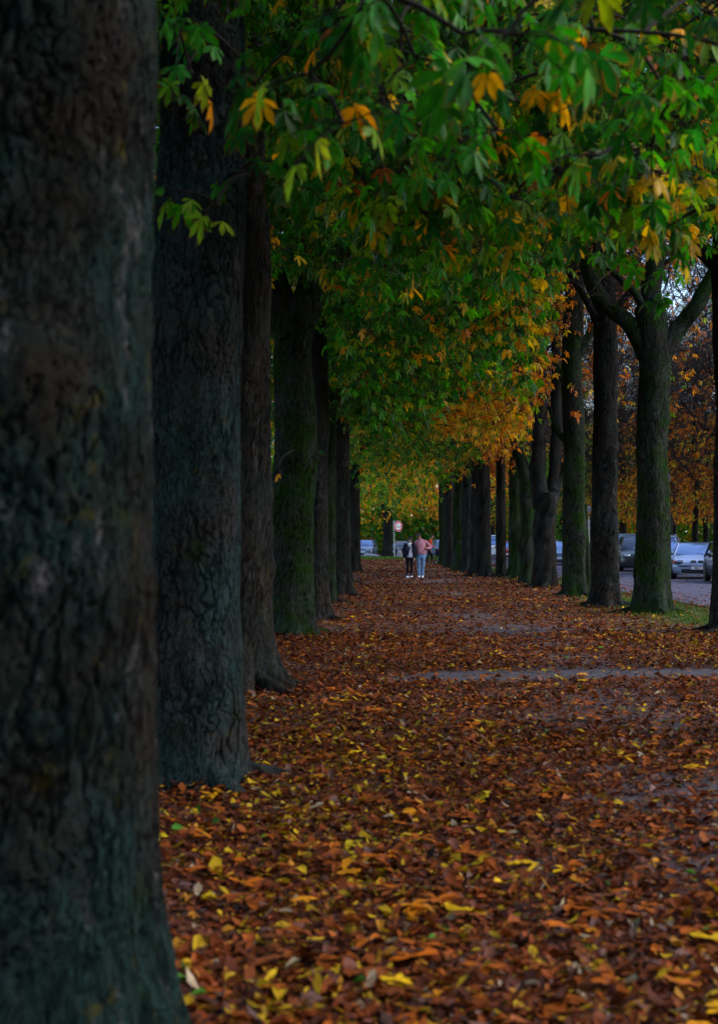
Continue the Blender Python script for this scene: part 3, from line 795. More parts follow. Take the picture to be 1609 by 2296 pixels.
def sample_canopy():
    ncl = 0
    def layer(n, y0, y1, x0, x1, top, leaves, size, spread, thin=1.0):
        nonlocal ncl
        X = rng.uniform(x0, x1, n); Y = rng.uniform(y0, y1, n)
        lo = hmin(X, Y)
        Z = lo + (top - lo) * rng.uniform(0, 1, n) ** 1.25
        for x, y, z in zip(X, Y, Z):
            px = VX + F * x / y; py = VY - F * (z - CAM_H) / y
            vis = -250 < px < 1860 and py > -350
            if not vis and rng.random() > .22: continue
            if y < 6.5 and px < 480 and x < 0: continue           # clear of the nearest trunk
            if y < 11 and px < 560 and py > 520: continue
            if px > 1400 and 9 < y < 34 and rng.random() < .38: continue
            t, d = nearest_tree(x, y)
            if d > 6.0 or (t.d < 5 and y < 4): continue
            if math.hypot(x - t.x, y - t.y) < t.r + .25 and z < 7: continue
            sp = leaves
            bare = x > max(3.9, .105 * y) and y > 27
            if bare and rng.random() < .80:
                if rng.random() < .4: t.cl.append(((x, y, z), -5, size, None, .55)); 
                continue
            if not vis: sp = max(3, leaves // 2)
            t.cl.append(((x, y, z), sp, size * (1 if vis else 1.5), palette(x, y, z), spread)); ncl += 1
    layer(170, 4.8, 7.5, -3, 4, 6.0, 8, .125, .34)
    layer(1350, 7.5, 13, -4.5, 7.5, 8.5, 13, .120, .38)
    layer(2500, 9, 22, -4.5, 7.6, 11.5, 15, .128, .42)
    layer(2500, 20, 36, -5, 7.8, 12.5, 16, .145, .48)
    layer(2400, 34, 60, -5, 7.8, 13.5, 14, .17, .58)
    layer(1900, 58, 110, -5, 7.4, 13.5, 11, .25, .8)
    layer(420, 112, 130, -7, 9, 11, 14, .3, .9)
    for t in TREES:
        if t.y < 5 or t.x < -6:  # dense large-leaved crowns, incl. the added unseen trees, to shade the nearest trunk
            for _ in range(260):
                a = rng.uniform(0, 6.283); rr = 4.2 * math.sqrt(rng.random()); z = rng.uniform(3.6, 11)
                x, y = t.x + rr * math.cos(a), t.y + rr * math.sin(a)
                if y > 2.2 and x > -3.2 and z < 7.5: continue
                if math.hypot(x, y) < 1.6 and z < 4: continue
                t.cl.append(((x, y, z), 5, .34, {'green': .85, 'lime': .1, 'yellow': .1}, .6))
    n = 2600
    for x, y, z in zip(rng.uniform(4.2, 12.2, n), rng.uniform(30, 75, n), rng.uniform(6.6, 17.0, n)):
        if z < 6.2 + .05 * (60 - y) + 1.2 * (x < 6): continue
        t, d = nearest_tree(x, y)
        if d > 6.5: continue
        if rng.random() < .33: t.cl.append(((x, y, z), 6, .19, {'orange': .45, 'brown': .35, 'yellow': .2, 'lime': .08}, .5))
        else: t.cl.append(((x, y, z), -12, .2, None, .65))
    for t in TREES:
        if 29 < t.y < 60 and t.x > 5:
            for _ in range(55):
                a = rng.uniform(0, 6.283); rr = rng.uniform(.6, 3.0); z = rng.uniform(6.6, 10.5)
                t.cl.append(((t.x + rr * math.cos(a), t.y + rr * math.sin(a), z), -6 if rng.random() < .8 else 3, .17, {'orange': .6, 'brown': .4}, .5))
    n = 230
    for x, y, z in zip(rng.uniform(2.2, 7.4, n), rng.uniform(11, 26, n), rng.uniform(5.0, 10.5, n)):
        if (z - CAM_H) / y < .205 or not .12 < x / y < .29: continue
        t, d = nearest_tree(x, y)
        if d < 6: t.cl.append(((x, y, z), 13, .13, {'green': .72, 'lime': .16, 'yellow': .2}, .40))
    # a low green curtain in front of the left trunks, about 24-30 m away
    for _ in range(120):
        x = rng.uniform(-.5, 1.6); y = rng.uniform(24, 34); z = rng.uniform(4.0, 6.6) + max(0, .1 - x) * 1.0
        t, d = nearest_tree(x, y); t.cl.append(((x, y, z), 13, .145, {'green': .82, 'lime': .16, 'yellow': .03}, .45))
    # golden sprays over the middle of the path
    for _ in range(170):
        x = rng.uniform(1.3, 4.2); y = rng.uniform(33, 42); z = rng.uniform(4.9, 8.4) - .12 * (x - 1.3)
        t, d = nearest_tree(x, y); t.cl.append(((x, y, z), 12, .155, {'yellow': .55, 'orange': .38, 'lime': .12, 'brown': .06}, .42))
    # single sprays that stand out: layout x, y, distance, leaves, size, palette, spread
    for px, py, d, n, size, pal, sp in [
        (430, 160, 7.6, 4, .2, {'lime': .4, 'orange': .6}, .16), (470, 60, 7.8, 5, .2, {'green': 1}, .25), (400, 60, 7.4, 5, .2, {'green': 1}, .25),
        (380, 215, 7.7, 4, .19, {'green': 1}, .22), (400, 425, 8.2, 4, .2, {'green': .8, 'lime': .2}, .18), (485, 455, 8.3, 4, .19, {'green': .5, 'lime': .3, 'orange': .3}, .16),
        (560, 390, 8.8, 5, .2, {'green': 1}, .25), (640, 370, 9.0, 6, .2, {'green': 1}, .28), (700, 300, 8.6, 6, .2, {'green': 1}, .3), (800, 395, 9.8, 2, .22, {'yellow': 1}, .1),
        (760, 325, 9.6, 2, .2, {'yellow': 1}, .1), (560, 150, 8.0, 7, .2, {'green': 1}, .3), (620, 240, 8.4, 7, .2, {'green': 1}, .3), (860, 230, 8.0, 7, .21, {'green': 1}, .35),
        (900, 60, 7.5, 8, .2, {'green': .9, 'yellow': .2}, .4), (1150, 180, 8, 8, .2, {'green': .9, 'yellow': .2}, .4), (1040, 70, 4.9, 2, .22, {'green': 1}, .14), (1330, 60, 5.4, 2, .24, {'green': 1}, .16), (1010, 200, 6.6, 6, .21, {'green': 1}, .3), (930, 120, 6.2, 5, .21, {'green': 1}, .3),
        (1060, 300, 8.0, 6, .22, {'green': 1}, .3), (1090, 400, 9.0, 5, .2, {'green': 1}, .3), (1130, 330, 9.6, 5, .2, {'green': .8, 'yellow': .3}, .3), (1200, 560, 14, 6, .2, {'green': .8, 'yellow': .2}, .35),
        (1060, 620, 16, 6, .2, {'green': 1}, .4), (980, 560, 15, 6, .2, {'green': 1}, .4), (1340, 540, 14.5, 7, .2, {'green': .9, 'yellow': .1}, .4), (1420, 540, 14, 7, .2, {'green': 1}, .4), (1470, 500, 13.5, 8, .2, {'green': 1}, .4),
        (1500, 600, 13.6, 5, .2, {'green': 1}, .24), (1490, 650, 13.6, 4, .2, {'green': 1}, .18), (1360, 500, 14, 2, .2, {'yellow': 1}, .12), (1560, 440, 14, 6, .2, {'green': 1}, .35), (1560, 300, 12, 3, .2, {'yellow': 1}, .2),
        (1280, 385, 10, 3, .2, {'yellow': .7, 'lime': .4}, .2), (1250, 155, 8.0, 3, .2, {'yellow': 1}, .2), (1380, 90, 9, 4, .2, {'yellow': .9, 'orange': .3}, .3), (740, 50, 8, 3, .2, {'brown': .5, 'orange': .5}, .15),
        (1290, 860, 38, 3, .2, {'orange': .7, 'yellow': .4}, .25), (1340, 790, 37, 3, .2, {'orange': 1}, .25), (1240, 790, 37, 5, .2, {'orange': 1}, .4), (1290, 920, 37.5, 3, .2, {'orange': 1, 'brown': .4}, .2), (1200, 830, 40, 6, .2, {'orange': .7, 'yellow': .5}, .5),
        (1160, 740, 42, 8, .2, {'orange': .7, 'yellow': .5}, .6), (1220, 700, 40, 7, .2, {'orange': 1}, .6), (600, 930, 20, 2, .16, {'yellow': 1}, .1), (590, 860, 21, 2, .15, {'yellow': 1}, .1), (625, 1055, 22, 1, .12, {'orange': 1}, .05),
        (715, 1000, 25, 2, .15, {'green': 1}, .1), (600, 770, 20, 1, .15, {'orange': 1}, .1), (575, 620, 18, 6, .18, {'green': .7, 'yellow': .4}, .3), (590, 540, 17, 7, .18, {'green': .7, 'yellow': .4}, .4), (640, 560, 17, 7, .18, {'green': .8, 'yellow': .3}, .4)]:
        x, y, z = at(px, py, d)
        t, dd = nearest_tree(x, y)
        t.cl.append(((x, y, z), n, size * (.85 if n <= 3 else .68), pal, sp))
sample_canopy()

# trees beyond the road on the right: twiggy, half bare crowns
back = [(18.6, 70, .25, 'half bare tree beyond the road with orange leaves low in its crown'),
        (21.5, 80, .26, 'bare branched tree behind the silver car'),
        (20.3, 88, .20, 'slim dark trunk among the autumn trees right of the silver car'),
        (20.3, 95, .16, 'slim dark trunk nearest the big mossy trunk beyond the parked cars'),
        (23.6, 99, .22, 'rust leaved tree showing between the two big right hand trunks'),
        (29.5, 108, .30, 'far orange tree at the right edge beyond the parking'),
        (25.0, 116, .28, 'far thin trunk deep in the autumn wood at the right'),
        (18.8, 104, .28, 'yellow leaved tree beyond the road behind the dark estate car'),
        (13.6, 118, .28, 'golden tree at the far end of the road'),
        (11.2, 127, .28, 'green and gold tree where the road ends'),
        (19.3, 60, .24, 'bare branched tree reaching in from beyond the parked cars on the right'),
        (16.9, 98, .24, 'rust brown tree with fine bare twigs behind the grey off-road car'),
        (15.0, 109, .24, 'low green bushy tree behind the dark green off-road car'),
        (25.5, 84, .26, 'tangle of bare branches at the right edge high above the parking'),
        (23.0, 71, .26, 'tall leafless tree whose twigs fill the gap right of the candelabra tree'),
        (16.8, 124, .28, 'tall bare tree behind the far parked cars')]
for i, (x, y, r, lab) in enumerate(back):
    t = T(x, y, r, lab, mat=M_BARK_BROWN, group='trees beyond the road', top=13, wob=.25, name='autumn_tree')
    R_ = 5.0
    for k in range(620):
        a = rng.uniform(0, 6.283); rr = R_ * math.sqrt(rng.random()); z = rng.uniform(2.9 if lab.find('low green') < 0 else 1.6, 15.5 if lab.find('low green') < 0 else 8)
        rr *= .55 + .45 * math.sin(min(1, max(0, (z - 1.5) / 11)) * math.pi) ** .6
        c = (x + rr * math.cos(a), y + rr * math.sin(a), z)
        q = rng.random()
        leafy = (.72 if z < 6.0 else .30 if z < 9.5 else .13) if 'low green' not in lab else 1
        if q < leafy:
            pal = [{'orange': .3, 'brown': .65, 'yellow': .08}, {'yellow': .5, 'lime': .25, 'brown': .3}, {'brown': .8, 'orange': .2}, {'orange': .35, 'yellow': .3, 'brown': .3, 'lime': .1}][i % 4]
            if z < 4.2 and i % 2: pal = {'yellow': .5, 'lime': .35, 'orange': .15}
            if 'low green' in lab: pal = {'green': .8, 'lime': .2}
            if i in (8, 9): pal = {'yellow': .4, 'lime': .3, 'green': .3, 'orange': .1}
            t.cl.append((c, 6, .22, pal, .6))
        else:
            t.cl.append((c, -12, .2, None, .7))
for t in TREES: t.grow()

# far wood: one mass of leaf clumps behind everything
def woodland():
    n = 150000
    X = rng.uniform(-42, 68, n); Yb = rng.uniform(136, 170, n)
    top = 13 + noise2(X, Yb, .09, 91) * 4 + noise2(X, Yb, .4, 92) * 1.5
    Z = np.maximum(.05, rng.uniform(0.0, 1, n) ** 1.15) * top
    dens = vnoise(np.stack([X, Yb, Z], 1), .45, 93)
    keep = dens > -.55
    X, Yb, Z = X[keep], Yb[keep], Z[keep]; n = len(X)
    P = np.stack([X, Yb, Z], 1)
    D = rng.normal(0, 1, (n, 3)); D[:, 2] -= .5; N = rng.normal(0, 1, (n, 3)); N[:, 2] += 1; N[:, 1] -= .6
    Ln = rng.uniform(.3, .62, n); W = Ln * .85
    tone = vnoise(P, .16, 94) + vnoise(P, .45, 95) * .35 + (P[:, 2] - 6) * .05
    col = pick({'green': .9, 'lime': .1}, n) * .8
    for lo_, pal_ in ((-.1, {'green': .55, 'lime': .45}), (.15, {'yellow': .5, 'lime': .35, 'green': .15}), (.45, {'orange': .6, 'yellow': .3, 'brown': .1}), (.75, {'brown': .7, 'orange': .3})):
        col = np.where((tone > lo_)[:, None], pick(pal_, n), col)
    V, Fc, C = leaflets(P, D, N, Ln, W, np.full(n, .2), np.full(n, .2), col, 1)
    Vs = [V]; Fs = [Fc]; Cs = [C]; off = len(V)
    for _ in range(90):   # dim stems inside the mass
        x = rng.uniform(-40, 72); y = rng.uniform(142, 168); r = rng.uniform(.12, .25)
        v, f = tube_np(smooth_path([(x, y, -.1), (x + rng.uniform(-.3, .3), y, 5), (x + rng.uniform(-.8, .8), y, 12)], 1.5), np.linspace(r, r * .4, 50)[:len(smooth_path([(x, y, -.1), (x, y, 5), (x, y, 12)], 1.5))], 6)
        f = np.concatenate([f[:, [0, 1, 2]], f[:, [0, 2, 3]]])
        Vs.append(v); Fs.append(f + off); Cs.append(np.tile([.02, .017, .013, 0], (len(v), 1))); off += len(v)
    o = np_mesh('woodland', np.concatenate(Vs), np.concatenate(Fs), M_LEAF, col=np.concatenate(Cs))
    tag(o, 'dense mixed wood of green and golden foliage behind the far road', 'wood', kind='stuff')
woodland()

# ------------------------------------------------------------------ fallen leaves
def litter():
    Ps = []; Ls = []
    def scatter(n, y0, y1, smin, smax, x0=-3.2, x1=8.3):
        y = y0 + (y1 - y0) * rng.random(n)
        xl = np.maximum(x0, -.30 * y - .5); xr = np.minimum(x1, .27 * y + .8)
        x = xl + (xr - xl) * rng.random(n)
        b = np.maximum(bare_mask(x, y) * .74, cross_mask(x, y) * .92); g = grass_mask(x, y) * .84
        g = np.maximum(g, np.clip((x - ROAD_L + .1) / .5, 0, 1) * .93)
        clump = np.clip(noise2(x, y, 2.4, 61) * .35 + .8, 0, 1)
        k = rng.random(n) > np.maximum(b, g)
        k &= rng.random(n) < clump
        x, y = x[k], y[k]; s = smin + (smax - smin) * rng.random(len(x)) ** 2.0
        Ps.append(np.stack([x, y], 1)); Ls.append(s)
    scatter(150000, 3.2, 12, .018, .095)
    scatter(130000, 11, 24, .022, .10)
    scatter(100000, 22, 50, .035, .12, -6)
    scatter(80000, 48, 112, .06, .16, -8)
    P2 = np.concatenate(Ps); S = np.concatenate(Ls); n = len(S)
    z = ground_h(P2[:, 0], P2[:, 1]) + .006 + rng.random(n) ** 2 * .032
    for t in TREES:
        if -3 < t.x < 7 and 3 < t.y < 60:
            dd = np.hypot(P2[:, 0] - t.x, P2[:, 1] - t.y) - t.r
            z = z + rng.random(n) * .10 * np.exp(-np.clip(dd, 0, 9) / .22)
    z = z + np.clip(noise2(P2[:, 0], P2[:, 1], 1.7, 62), 0, 1) * .03
    P = np.column_stack([P2, z])
    a = rng.uniform(0, 6.283, n)
    D = np.stack([np.cos(a), np.sin(a), rng.normal(.0, .13, n)], 1)
    N = rng.normal(0, .26, (n, 3)); N[:, 2] += 1
    W = S * rng.uniform(.3, .75, n)
    fold = rng.normal(.2, .5, n); droop = rng.normal(.0, .28, n); tw = rng.random(n) < .08; W = np.where(tw, .006 + S * .02, W); S = np.where(tw, S * 1.5, S)
    u = rng.random(n); yl = .11 * np.exp(-((P[:, 0] + .3) / .7) ** 2) * np.exp(-((P[:, 1] - 9.5) / 3.5) ** 2) + .014 + .040 * np.clip(noise2(P[:, 0], P[:, 1], .8, 63), 0, 1) + .05 * np.exp(-((P[:, 0] - .3) / 1.6) ** 2) * (P[:, 1] < 14) + .09 * (P[:, 0] > 4) * (P[:, 1] < 32)
    base = np.array([(.12, .024, .006), (.165, .034, .008), (.22, .050, .009), (.075, .018, .008), (.12, .042, .028), (.27, .068, .012), (.16, .080, .065), (.040, .011, .007)])
    col = base[rng.choice(8, n, p=[.17, .18, .16, .14, .11, .09, .07, .08])]
    col = np.where((u < yl)[:, None], np.array([.46, .28, .010]), col)
    col = np.where(((u >= yl) & (u < yl + .06))[:, None], np.array([.36, .15, .012]), col)
    col = np.where(((u >= yl + .06) & (u < yl + .085))[:, None], np.array([.30, .22, .14]), col)
    col = np.where((u > .996)[:, None], np.array([.07, .2, .02]), col)
    col = col * rng.uniform(.36, 1.3, (n, 1))
    V, Fc, C = leaflets(P, D, N, S, W, fold, droop, col, 0)
    V[:, 2] = np.maximum(V[:, 2], ground_h(V[:, 0], V[:, 1]) + .003)
    # whole palmate leaves lying flat
    m = 1500
    y = rng.uniform(4.5, 40, m); x = rng.uniform(-1, 1, m) * np.minimum(.25 * y, 6.5) + .5
    k = x < 7.2; x, y = x[k], y[k]; m = len(x)
    a = rng.uniform(0, 6.283, m)
    H = np.column_stack([x, y, ground_h(x, y) + .05])
    kk = 5; ang = np.linspace(-1.5, 1.5, kk)
    aa = np.repeat(a, kk) + np.tile(ang, m)
    Dp = np.stack([np.cos(aa), np.sin(aa), rng.normal(0, .12, m * kk)], 1)
    Lp = np.repeat(rng.uniform(.05, .11, m), kk)
    cp = np.repeat(pick({'yellow': .16, 'orange': .22, 'brown': 1.0}, m), kk, 0)
    Np = rng.normal(0, .15, (m * kk, 3)); Np[:, 2] += 1
    v2, f2, c2 = leaflets(np.repeat(H, kk, 0), Dp, Np, Lp, Lp * .45, rng.uniform(0, .4, m * kk), rng.uniform(-.1, .3, m * kk), cp, 0)
    v2[:, 2] = np.maximum(v2[:, 2], ground_h(v2[:, 0], v2[:, 1]) + .004)
    V = np.concatenate([V, v2]); Fc = np.concatenate([Fc, f2 + len(C)]); C = np.concatenate([C, c2])
    o = np_mesh('fallen_leaves', V, Fc, M_LITTER, col=C)
    tag(o, 'thick carpet of brown and yellow fallen leaves over the path', 'leaves', kind='stuff')
    # a thin scatter on the asphalt
    n = 2600
    y = rng.uniform(28, 110, n); x = ROAD_L + rng.exponential(1.1, n); k = (x < 20); 
    x2 = rng.uniform(11.2, 20, 1500); y2 = rng.uniform(50, 110, 1500)
    x = np.concatenate([x[k], x2]); y = np.concatenate([y[k], y2]); n = len(x)
    a = rng.uniform(0, 6.28, n); P = np.column_stack([x, y, np.full(n, .055)])
    D = np.stack([np.cos(a), np.sin(a), np.full(n, .05)], 1); N = rng.normal(0, .3, (n, 3)); N[:, 2] += 1
    S = rng.uniform(.06, .15, n); col = base[rng.integers(0, 6, n)] * 1.2
    V, Fc, C = leaflets(P, D, N, S, S * .5, np.full(n, .3), np.full(n, 0.), col, 1)
    V[:, 2] = np.maximum(V[:, 2], .052)
    tag(np_mesh('road_leaves', V, Fc, M_LITTER, col=C), 'thin scatter of dry leaves on the asphalt road', 'leaves', kind='stuff')
litter()

def grass():
    n = 70000
    x = rng.uniform(4.4, 8.2, n); y = rng.uniform(20, 75, n)
    k = rng.random(n) < grass_mask(x, y)
    x, y = x[k], y[k]
    x2 = rng.uniform(-6, 9, 9000); y2 = rng.uniform(108, 120, 9000)
    x = np.concatenate([x, x2]); y = np.concatenate([y, y2]); n = len(x)
    P = np.column_stack([x, y, ground_h(x, y)])
    D = rng.normal(0, .35, (n, 3)); D[:, 2] = 1
    N = rng.normal(0, 1, (n, 3)); N[:, 2] = 0
    S = rng.uniform(.04, .11, n); S[-9000:] *= 1.8
    W = np.full(n, .012) * (1 + (y > 60) * 3)
    col = np.array([(.05, .11, .015), (.035, .085, .012), (.08, .13, .02)])[rng.integers(0, 3, n)] * rng.uniform(.7, 1.3, (n, 1))
    V, Fc, C = leaflets(P, D, N, S, W, np.zeros(n), np.zeros(n), col, 1)
    tag(np_mesh('grass', V, Fc, M_GRASS, col=C), 'short green grass between the right hand trees and on the far verge', 'grass', kind='stuff')
grass()
#PART2
# ------------------------------------------------------------------ painted and hard materials
def glass_mat(name, col=(.30, .36, .46)):
    m, nt, b = new_mat(name)
    b.inputs['Base Color'].default_value = (*col, 1); b.inputs['Roughness'].default_value = .05
    b.inputs['Metallic'].default_value = .75; b.inputs['Coat Weight'].default_value = 1.0; b.inputs['Coat Roughness'].default_value = .02
    return m
def paint(name, col, metal=.35):
    m = simple(name, col, .32, metal, .05, 4, coat=.35); return m
M_GLASS = glass_mat('window_glass', (.17, .27, .50)); M_GLASS_DARK = glass_mat('tinted_glass', (.05, .06, .09))
M_TYRE = simple('tyre_rubber', (.012, .012, .013), .8)
M_RIM = simple('alloy', (.45, .46, .48), .3, .9)
M_PLASTIC = simple('black_plastic', (.015, .015, .017), .5)
M_LAMPG = simple('lamp_glass', (.30, .34, .38), .1, .3, spec=.8)
M_AMBER = simple('amber_lens', (.55, .10, .02), .2)
M_PLATE = simple('plate_white', (.75, .76, .78), .4)
M_BLUE = simple('plate_blue', (.01, .03, .4), .4)
M_BLACK = simple('black_print', (.01, .01, .012), .5)
M_STEEL = simple('galvanised_steel', (.42, .45, .47), .4, .6, .12, 25)
M_RED = simple('sign_red', (.55, .008, .03), .35, 0, .05)
M_WHITE = simple('sign_white', (.78, .78, .80), .4, 0, .04)
M_STONE = simple('weathered_stone', (.27, .26, .27), .9, 0, .35, 9, bump=.6)

def text_mesh(name, s, size, mat, parent, loc, rot, sx=1.0):
    cu = bpy.data.curves.new(name, 'FONT'); cu.body = s; cu.size = size; cu.extrude = .002
    cu.align_x = 'CENTER'; cu.align_y = 'CENTER'
    tmp = bpy.data.objects.new(name + '_tmp', cu); COL.objects.link(tmp)
    dg = bpy.context.evaluated_depsgraph_get()
    me = bpy.data.meshes.new_from_object(tmp.evaluated_get(dg))
    bpy.data.objects.remove(tmp); bpy.data.curves.remove(cu)
    me.name = name; me.materials.clear(); me.materials.append(mat)
    o = bpy.data.objects.new(name, me); link(o, parent); o.location = loc; o.rotation_euler = rot; o.scale = (sx, 1, 1)
    return o

# ------------------------------------------------------------------ cars (front faces local -Y)
def car(x, y, deg, paint_mat, label, kind='saloon', plate=None, amber=False, kidney=False, rails=False, dark_roof=False, group='cars parked beyond the road', dz=.05):
    P = dict(saloon=dict(L=4.45, W=.875, belt=.88, hood=.82, roof=1.38, ys=(-.85, -.20, .95, 1.65), nose=.66, tail=.9),
             estate=dict(L=4.5, W=.88, belt=.90, hood=.84, roof=1.47, ys=(-.95, -.30, 1.75, 2.15), nose=.66, tail=.95),
             suv=dict(L=4.55, W=.92, belt=1.04, hood=1.0, roof=1.70, ys=(-1.0, -.42, 1.8, 2.2), nose=.78, tail=1.05),
             van=dict(L=4.7, W=.95, belt=1.12, hood=1.05, roof=1.84, ys=(-1.45, -.70, 2.0, 2.3), nose=.85, tail=1.12))[kind]
    root = empty('parked_car', (x, y, dz), R(deg), label, 'car', group)
    L, W = P['L'], P['W']; h = L / 2
    def ring(yy, w, zb, zt, crown=.03, tuck=.90):
        pts = [(-w * .80, zb), (-w * .95, zb + .06), (-w, zb + .22), (-w * 1.0, (zb + zt) / 2 + .02), (-w * .97, zt - .14), (-w * tuck, zt - .03), (-w * .55, zt + crown * .7), (0, zt + crown)]
        pts = pts + [(-a, b) for a, b in reversed(pts[:-1])]
        return [(a, yy, b) for a, b in pts]
    b = MB()
    yA, yB, yC, yD = P['ys']; be, ho = P['belt'], P['hood']
    rings = [ring(-h, W * .72, .30, P['nose'] - .06, .0, .92), ring(-h + .05, W * .86, .24, P['nose'], .01, .93), ring(-h + .18, W * .95, .20, P['nose'] + .06, .02), ring(-h + .5, W * .99, .18, ho - .07, .03), ring(-h + 1.0, W, .18, ho - .02, .035),
             ring(yA, W, .18, be, .02), ring(0, W, .18, be + .01, .0), ring(yC, W, .18, be + .02, .0), ring(min(yD, h - .3), W, .18, P['tail'] + .0, .01), ring(h - .12, W * .95, .22, P['tail'] - .03, .01), ring(h, W * .85, .32, P['tail'] - .12, .0)]
    b.loft(rings)
    b.build('body', paint_mat, root, auto=50)
    # glasshouse
    wb, wt = W * .90, W * .70
    def gr(yy, w, z, e=.0): return [(-w, yy + e, z), (-w * .5, yy - abs(e) * .0 - .05 * (yy < 0) + .04 * (yy > 0), z), (w * .5, yy - .05 * (yy < 0) + .04 * (yy > 0), z), (w, yy + e, z)]
    g = MB()
    n = 7; low = []; upp = []
    def outline(yf, yr, w, z):
        pts = []
        for k in range(n):
            u = -1 + 2 * k / (n - 1); pts.append((u * w, yf - .10 * (1 - u * u), z))
        pts += [(w * 1.02, yf + (yr - yf) * .35, z), (w * 1.02, yf + (yr - yf) * .7, z)]
        for k in range(n):
            u = 1 - 2 * k / (n - 1); pts.append((u * w, yr + .06 * (1 - u * u), z))
        pts += [(-w * 1.02, yf + (yr - yf) * .7, z), (-w * 1.02, yf + (yr - yf) * .35, z)]
        return pts
    ro = P['roof']
    A = outline(yA, yD, wb, be - .03); Bq = outline(yB - .02, yC, wt, ro - .05)
    g.loft([A, Bq])
    gl = g.build('windows', M_GLASS_DARK if paint_mat.name.startswith(('dark', 'mid')) else M_GLASS, root, auto=60)
    r = MB()
    def so(yf, yr, w, z): return outline(yf, yr, w, z)
    r.loft([so(yB - .03, yC + .03, wt * 1.02, ro - .06), so(yB + .02, yC - .02, wt * .98, ro - .025), so(yB + .15, yC - .15, wt * .8, ro)])
    r.build('roof', M_PLASTIC if dark_roof else paint_mat, root, auto=60)
    for s in (-1, 1):
        for a_, b_, r_ in (((s * wb, yA + .01, be - .02), (s * wt, yB, ro - .05), .028),
                           ((s * wb * 1.01, yA + (yD - yA) * .45, be - .02), (s * wt * 1.02, yB + (yC - yB) * .42, ro - .05), .025),
                           ((s * wb, yD - .02, be - .02), (s * wt, yC, ro - .05), .045)):
            p = MB(); p.tube([a_, b_], r_, 6); p.build('pillar', paint_mat, root)
    if rails:
        for s in (-1, 1):
            q = MB(); q.tube([(s * wt * .9, yB + .15, ro - .02), (s * wt * .9, yB + .3, ro + .07), (s * wt * .9, yC - .3, ro + .07), (s * wt * .9, yC - .1, ro - .02)], .02, 6)
            q.build('roof_rail', M_STEEL, root)
    # wheels
    for s in (-1, 1):
        for wy in (-h + .82, h - .86):
            wr = .34 if kind in ('suv', 'van') else .315
            a = MB(); a.cyl((s * (W - .04), wy, wr + .03), (1, 0, 0), wr + .055, .12, 26); a.build('wheel_arch', M_PLASTIC, root)
            w = MB(); c = (s * (W - .085), wy, wr)
            prof = [(-.10, wr * .80), (-.095, wr * .95), (-.05, wr), (.05, wr), (.095, wr * .95), (.10, wr * .80)]
            rr = [[(c[0] + dx, c[1] + rad * math.cos(t), c[2] + rad * math.sin(t)) for t in np.linspace(0, 2 * math.pi, 26, endpoint=False)] for dx, rad in prof]
            w.loft(rr); wo = w.build('wheel', M_TYRE, root)
            m = MB(); m.cyl((c[0] + s * .075, c[1], c[2]), (1, 0, 0), wr * .66, .06, 22); 
            for k in range(5):
                t = k * 1.2566
                m.box((c[0] + s * .108, c[1] + math.cos(t) * wr * .3, c[2] + math.sin(t) * wr * .3), (.02, .05, .05))
            m.build('rim', M_RIM, wo)
    # front details, standing a little proud of the nose
    nz = P['nose']
    fy = -h - .005
    for s in (-1, 1):
        hl = MB(); M3 = Matrix.Rotation(s * -.35, 3, 'Z')
        hl.ell((s * W * .66, fy + .055, nz - .03), (W * .25, .075, .085), 16, 10, M3)
        lamp = hl.build('headlight', M_LAMPG if not kidney else simple('smoked_lamp', (.06, .07, .12), .12, .2, spec=.8), root)
        if amber:
            am = MB(); am.ell((s * W * .86, fy + .085, nz - .03), (W * .10, .095, .075), 12, 8, M3); am.build('turn_signal', M_AMBER, lamp)
        mi = MB(); mi.ell((s * (W + .10), yA + .22, be + .09), (.11, .06, .075), 12, 8); mi.box((s * (W - .02), yA + .24, be + .03), (.14, .04, .04)); mi.build('mirror', M_PLASTIC if dark_roof or paint_mat.name.startswith('dark') else paint_mat, root)
    if kidney:
        for s in (-1, 1):
            k = MB(); k.box((s * .125, fy + .035, nz - .02), (.19, .05, .13)); ko = k.build('grille', M_BLACK, root, bevel=.03)
            sl = MB()
            for q in range(-3, 4): sl.box((s * .125 + q * .024, fy + .006, nz - .02), (.005, .01, .10))
            sl.build('grille_bars', M_RIM, ko)
        tr = MB(); tr.box((0, fy + .03, .485), (W * 1.5, .05, .022)); tr.box((0, fy + .05, .20), (W * 1.45, .06, .035)); tr.build('bumper_trim', M_STEEL, root, bevel=.006)
        it = MB(); it.box((0, fy + .035, .335), (W * 1.25, .07, .10)); it.box((0, fy + .035, .255), (W * 1.2, .07, .05)); it.build('air_intake', M_BLACK, root, bevel=.01)
    else:
        k = MB()
        for q in range(3): k.box((0, fy + .03, nz - .04 + (q - 1) * .05), (W * .62, .05, .022))
        k.build('grille', M_BLACK, root, bevel=.005)
        it = MB(); it.box((0, fy + .05, .30), (W * 1.25, .08, .12)); it.build('air_intake', M_BLACK, root, bevel=.02)
    pl = MB(); pl.box((0, fy - .005, .42), (.52, .03, .11)); po = pl.build('number_plate', M_PLATE, root, bevel=.004)
    if plate:
        bl = MB(); bl.box((-.238, fy - .022, .42), (.04, .006, .10)); bl.build('country_band', M_BLUE, po)
        text_mesh('plate_text', plate, .105, M_BLACK, po, (.02, fy - .022, .42), (R(90), 0, 0))
    for s in (-1, 1):
        wp = MB(); wp.tube([(s * .45, yA - .10, be + .015), (s * .45 - .45, yA - .04, be + .075)], .008, 4); wp.build('wiper', M_BLACK, root)
    return root

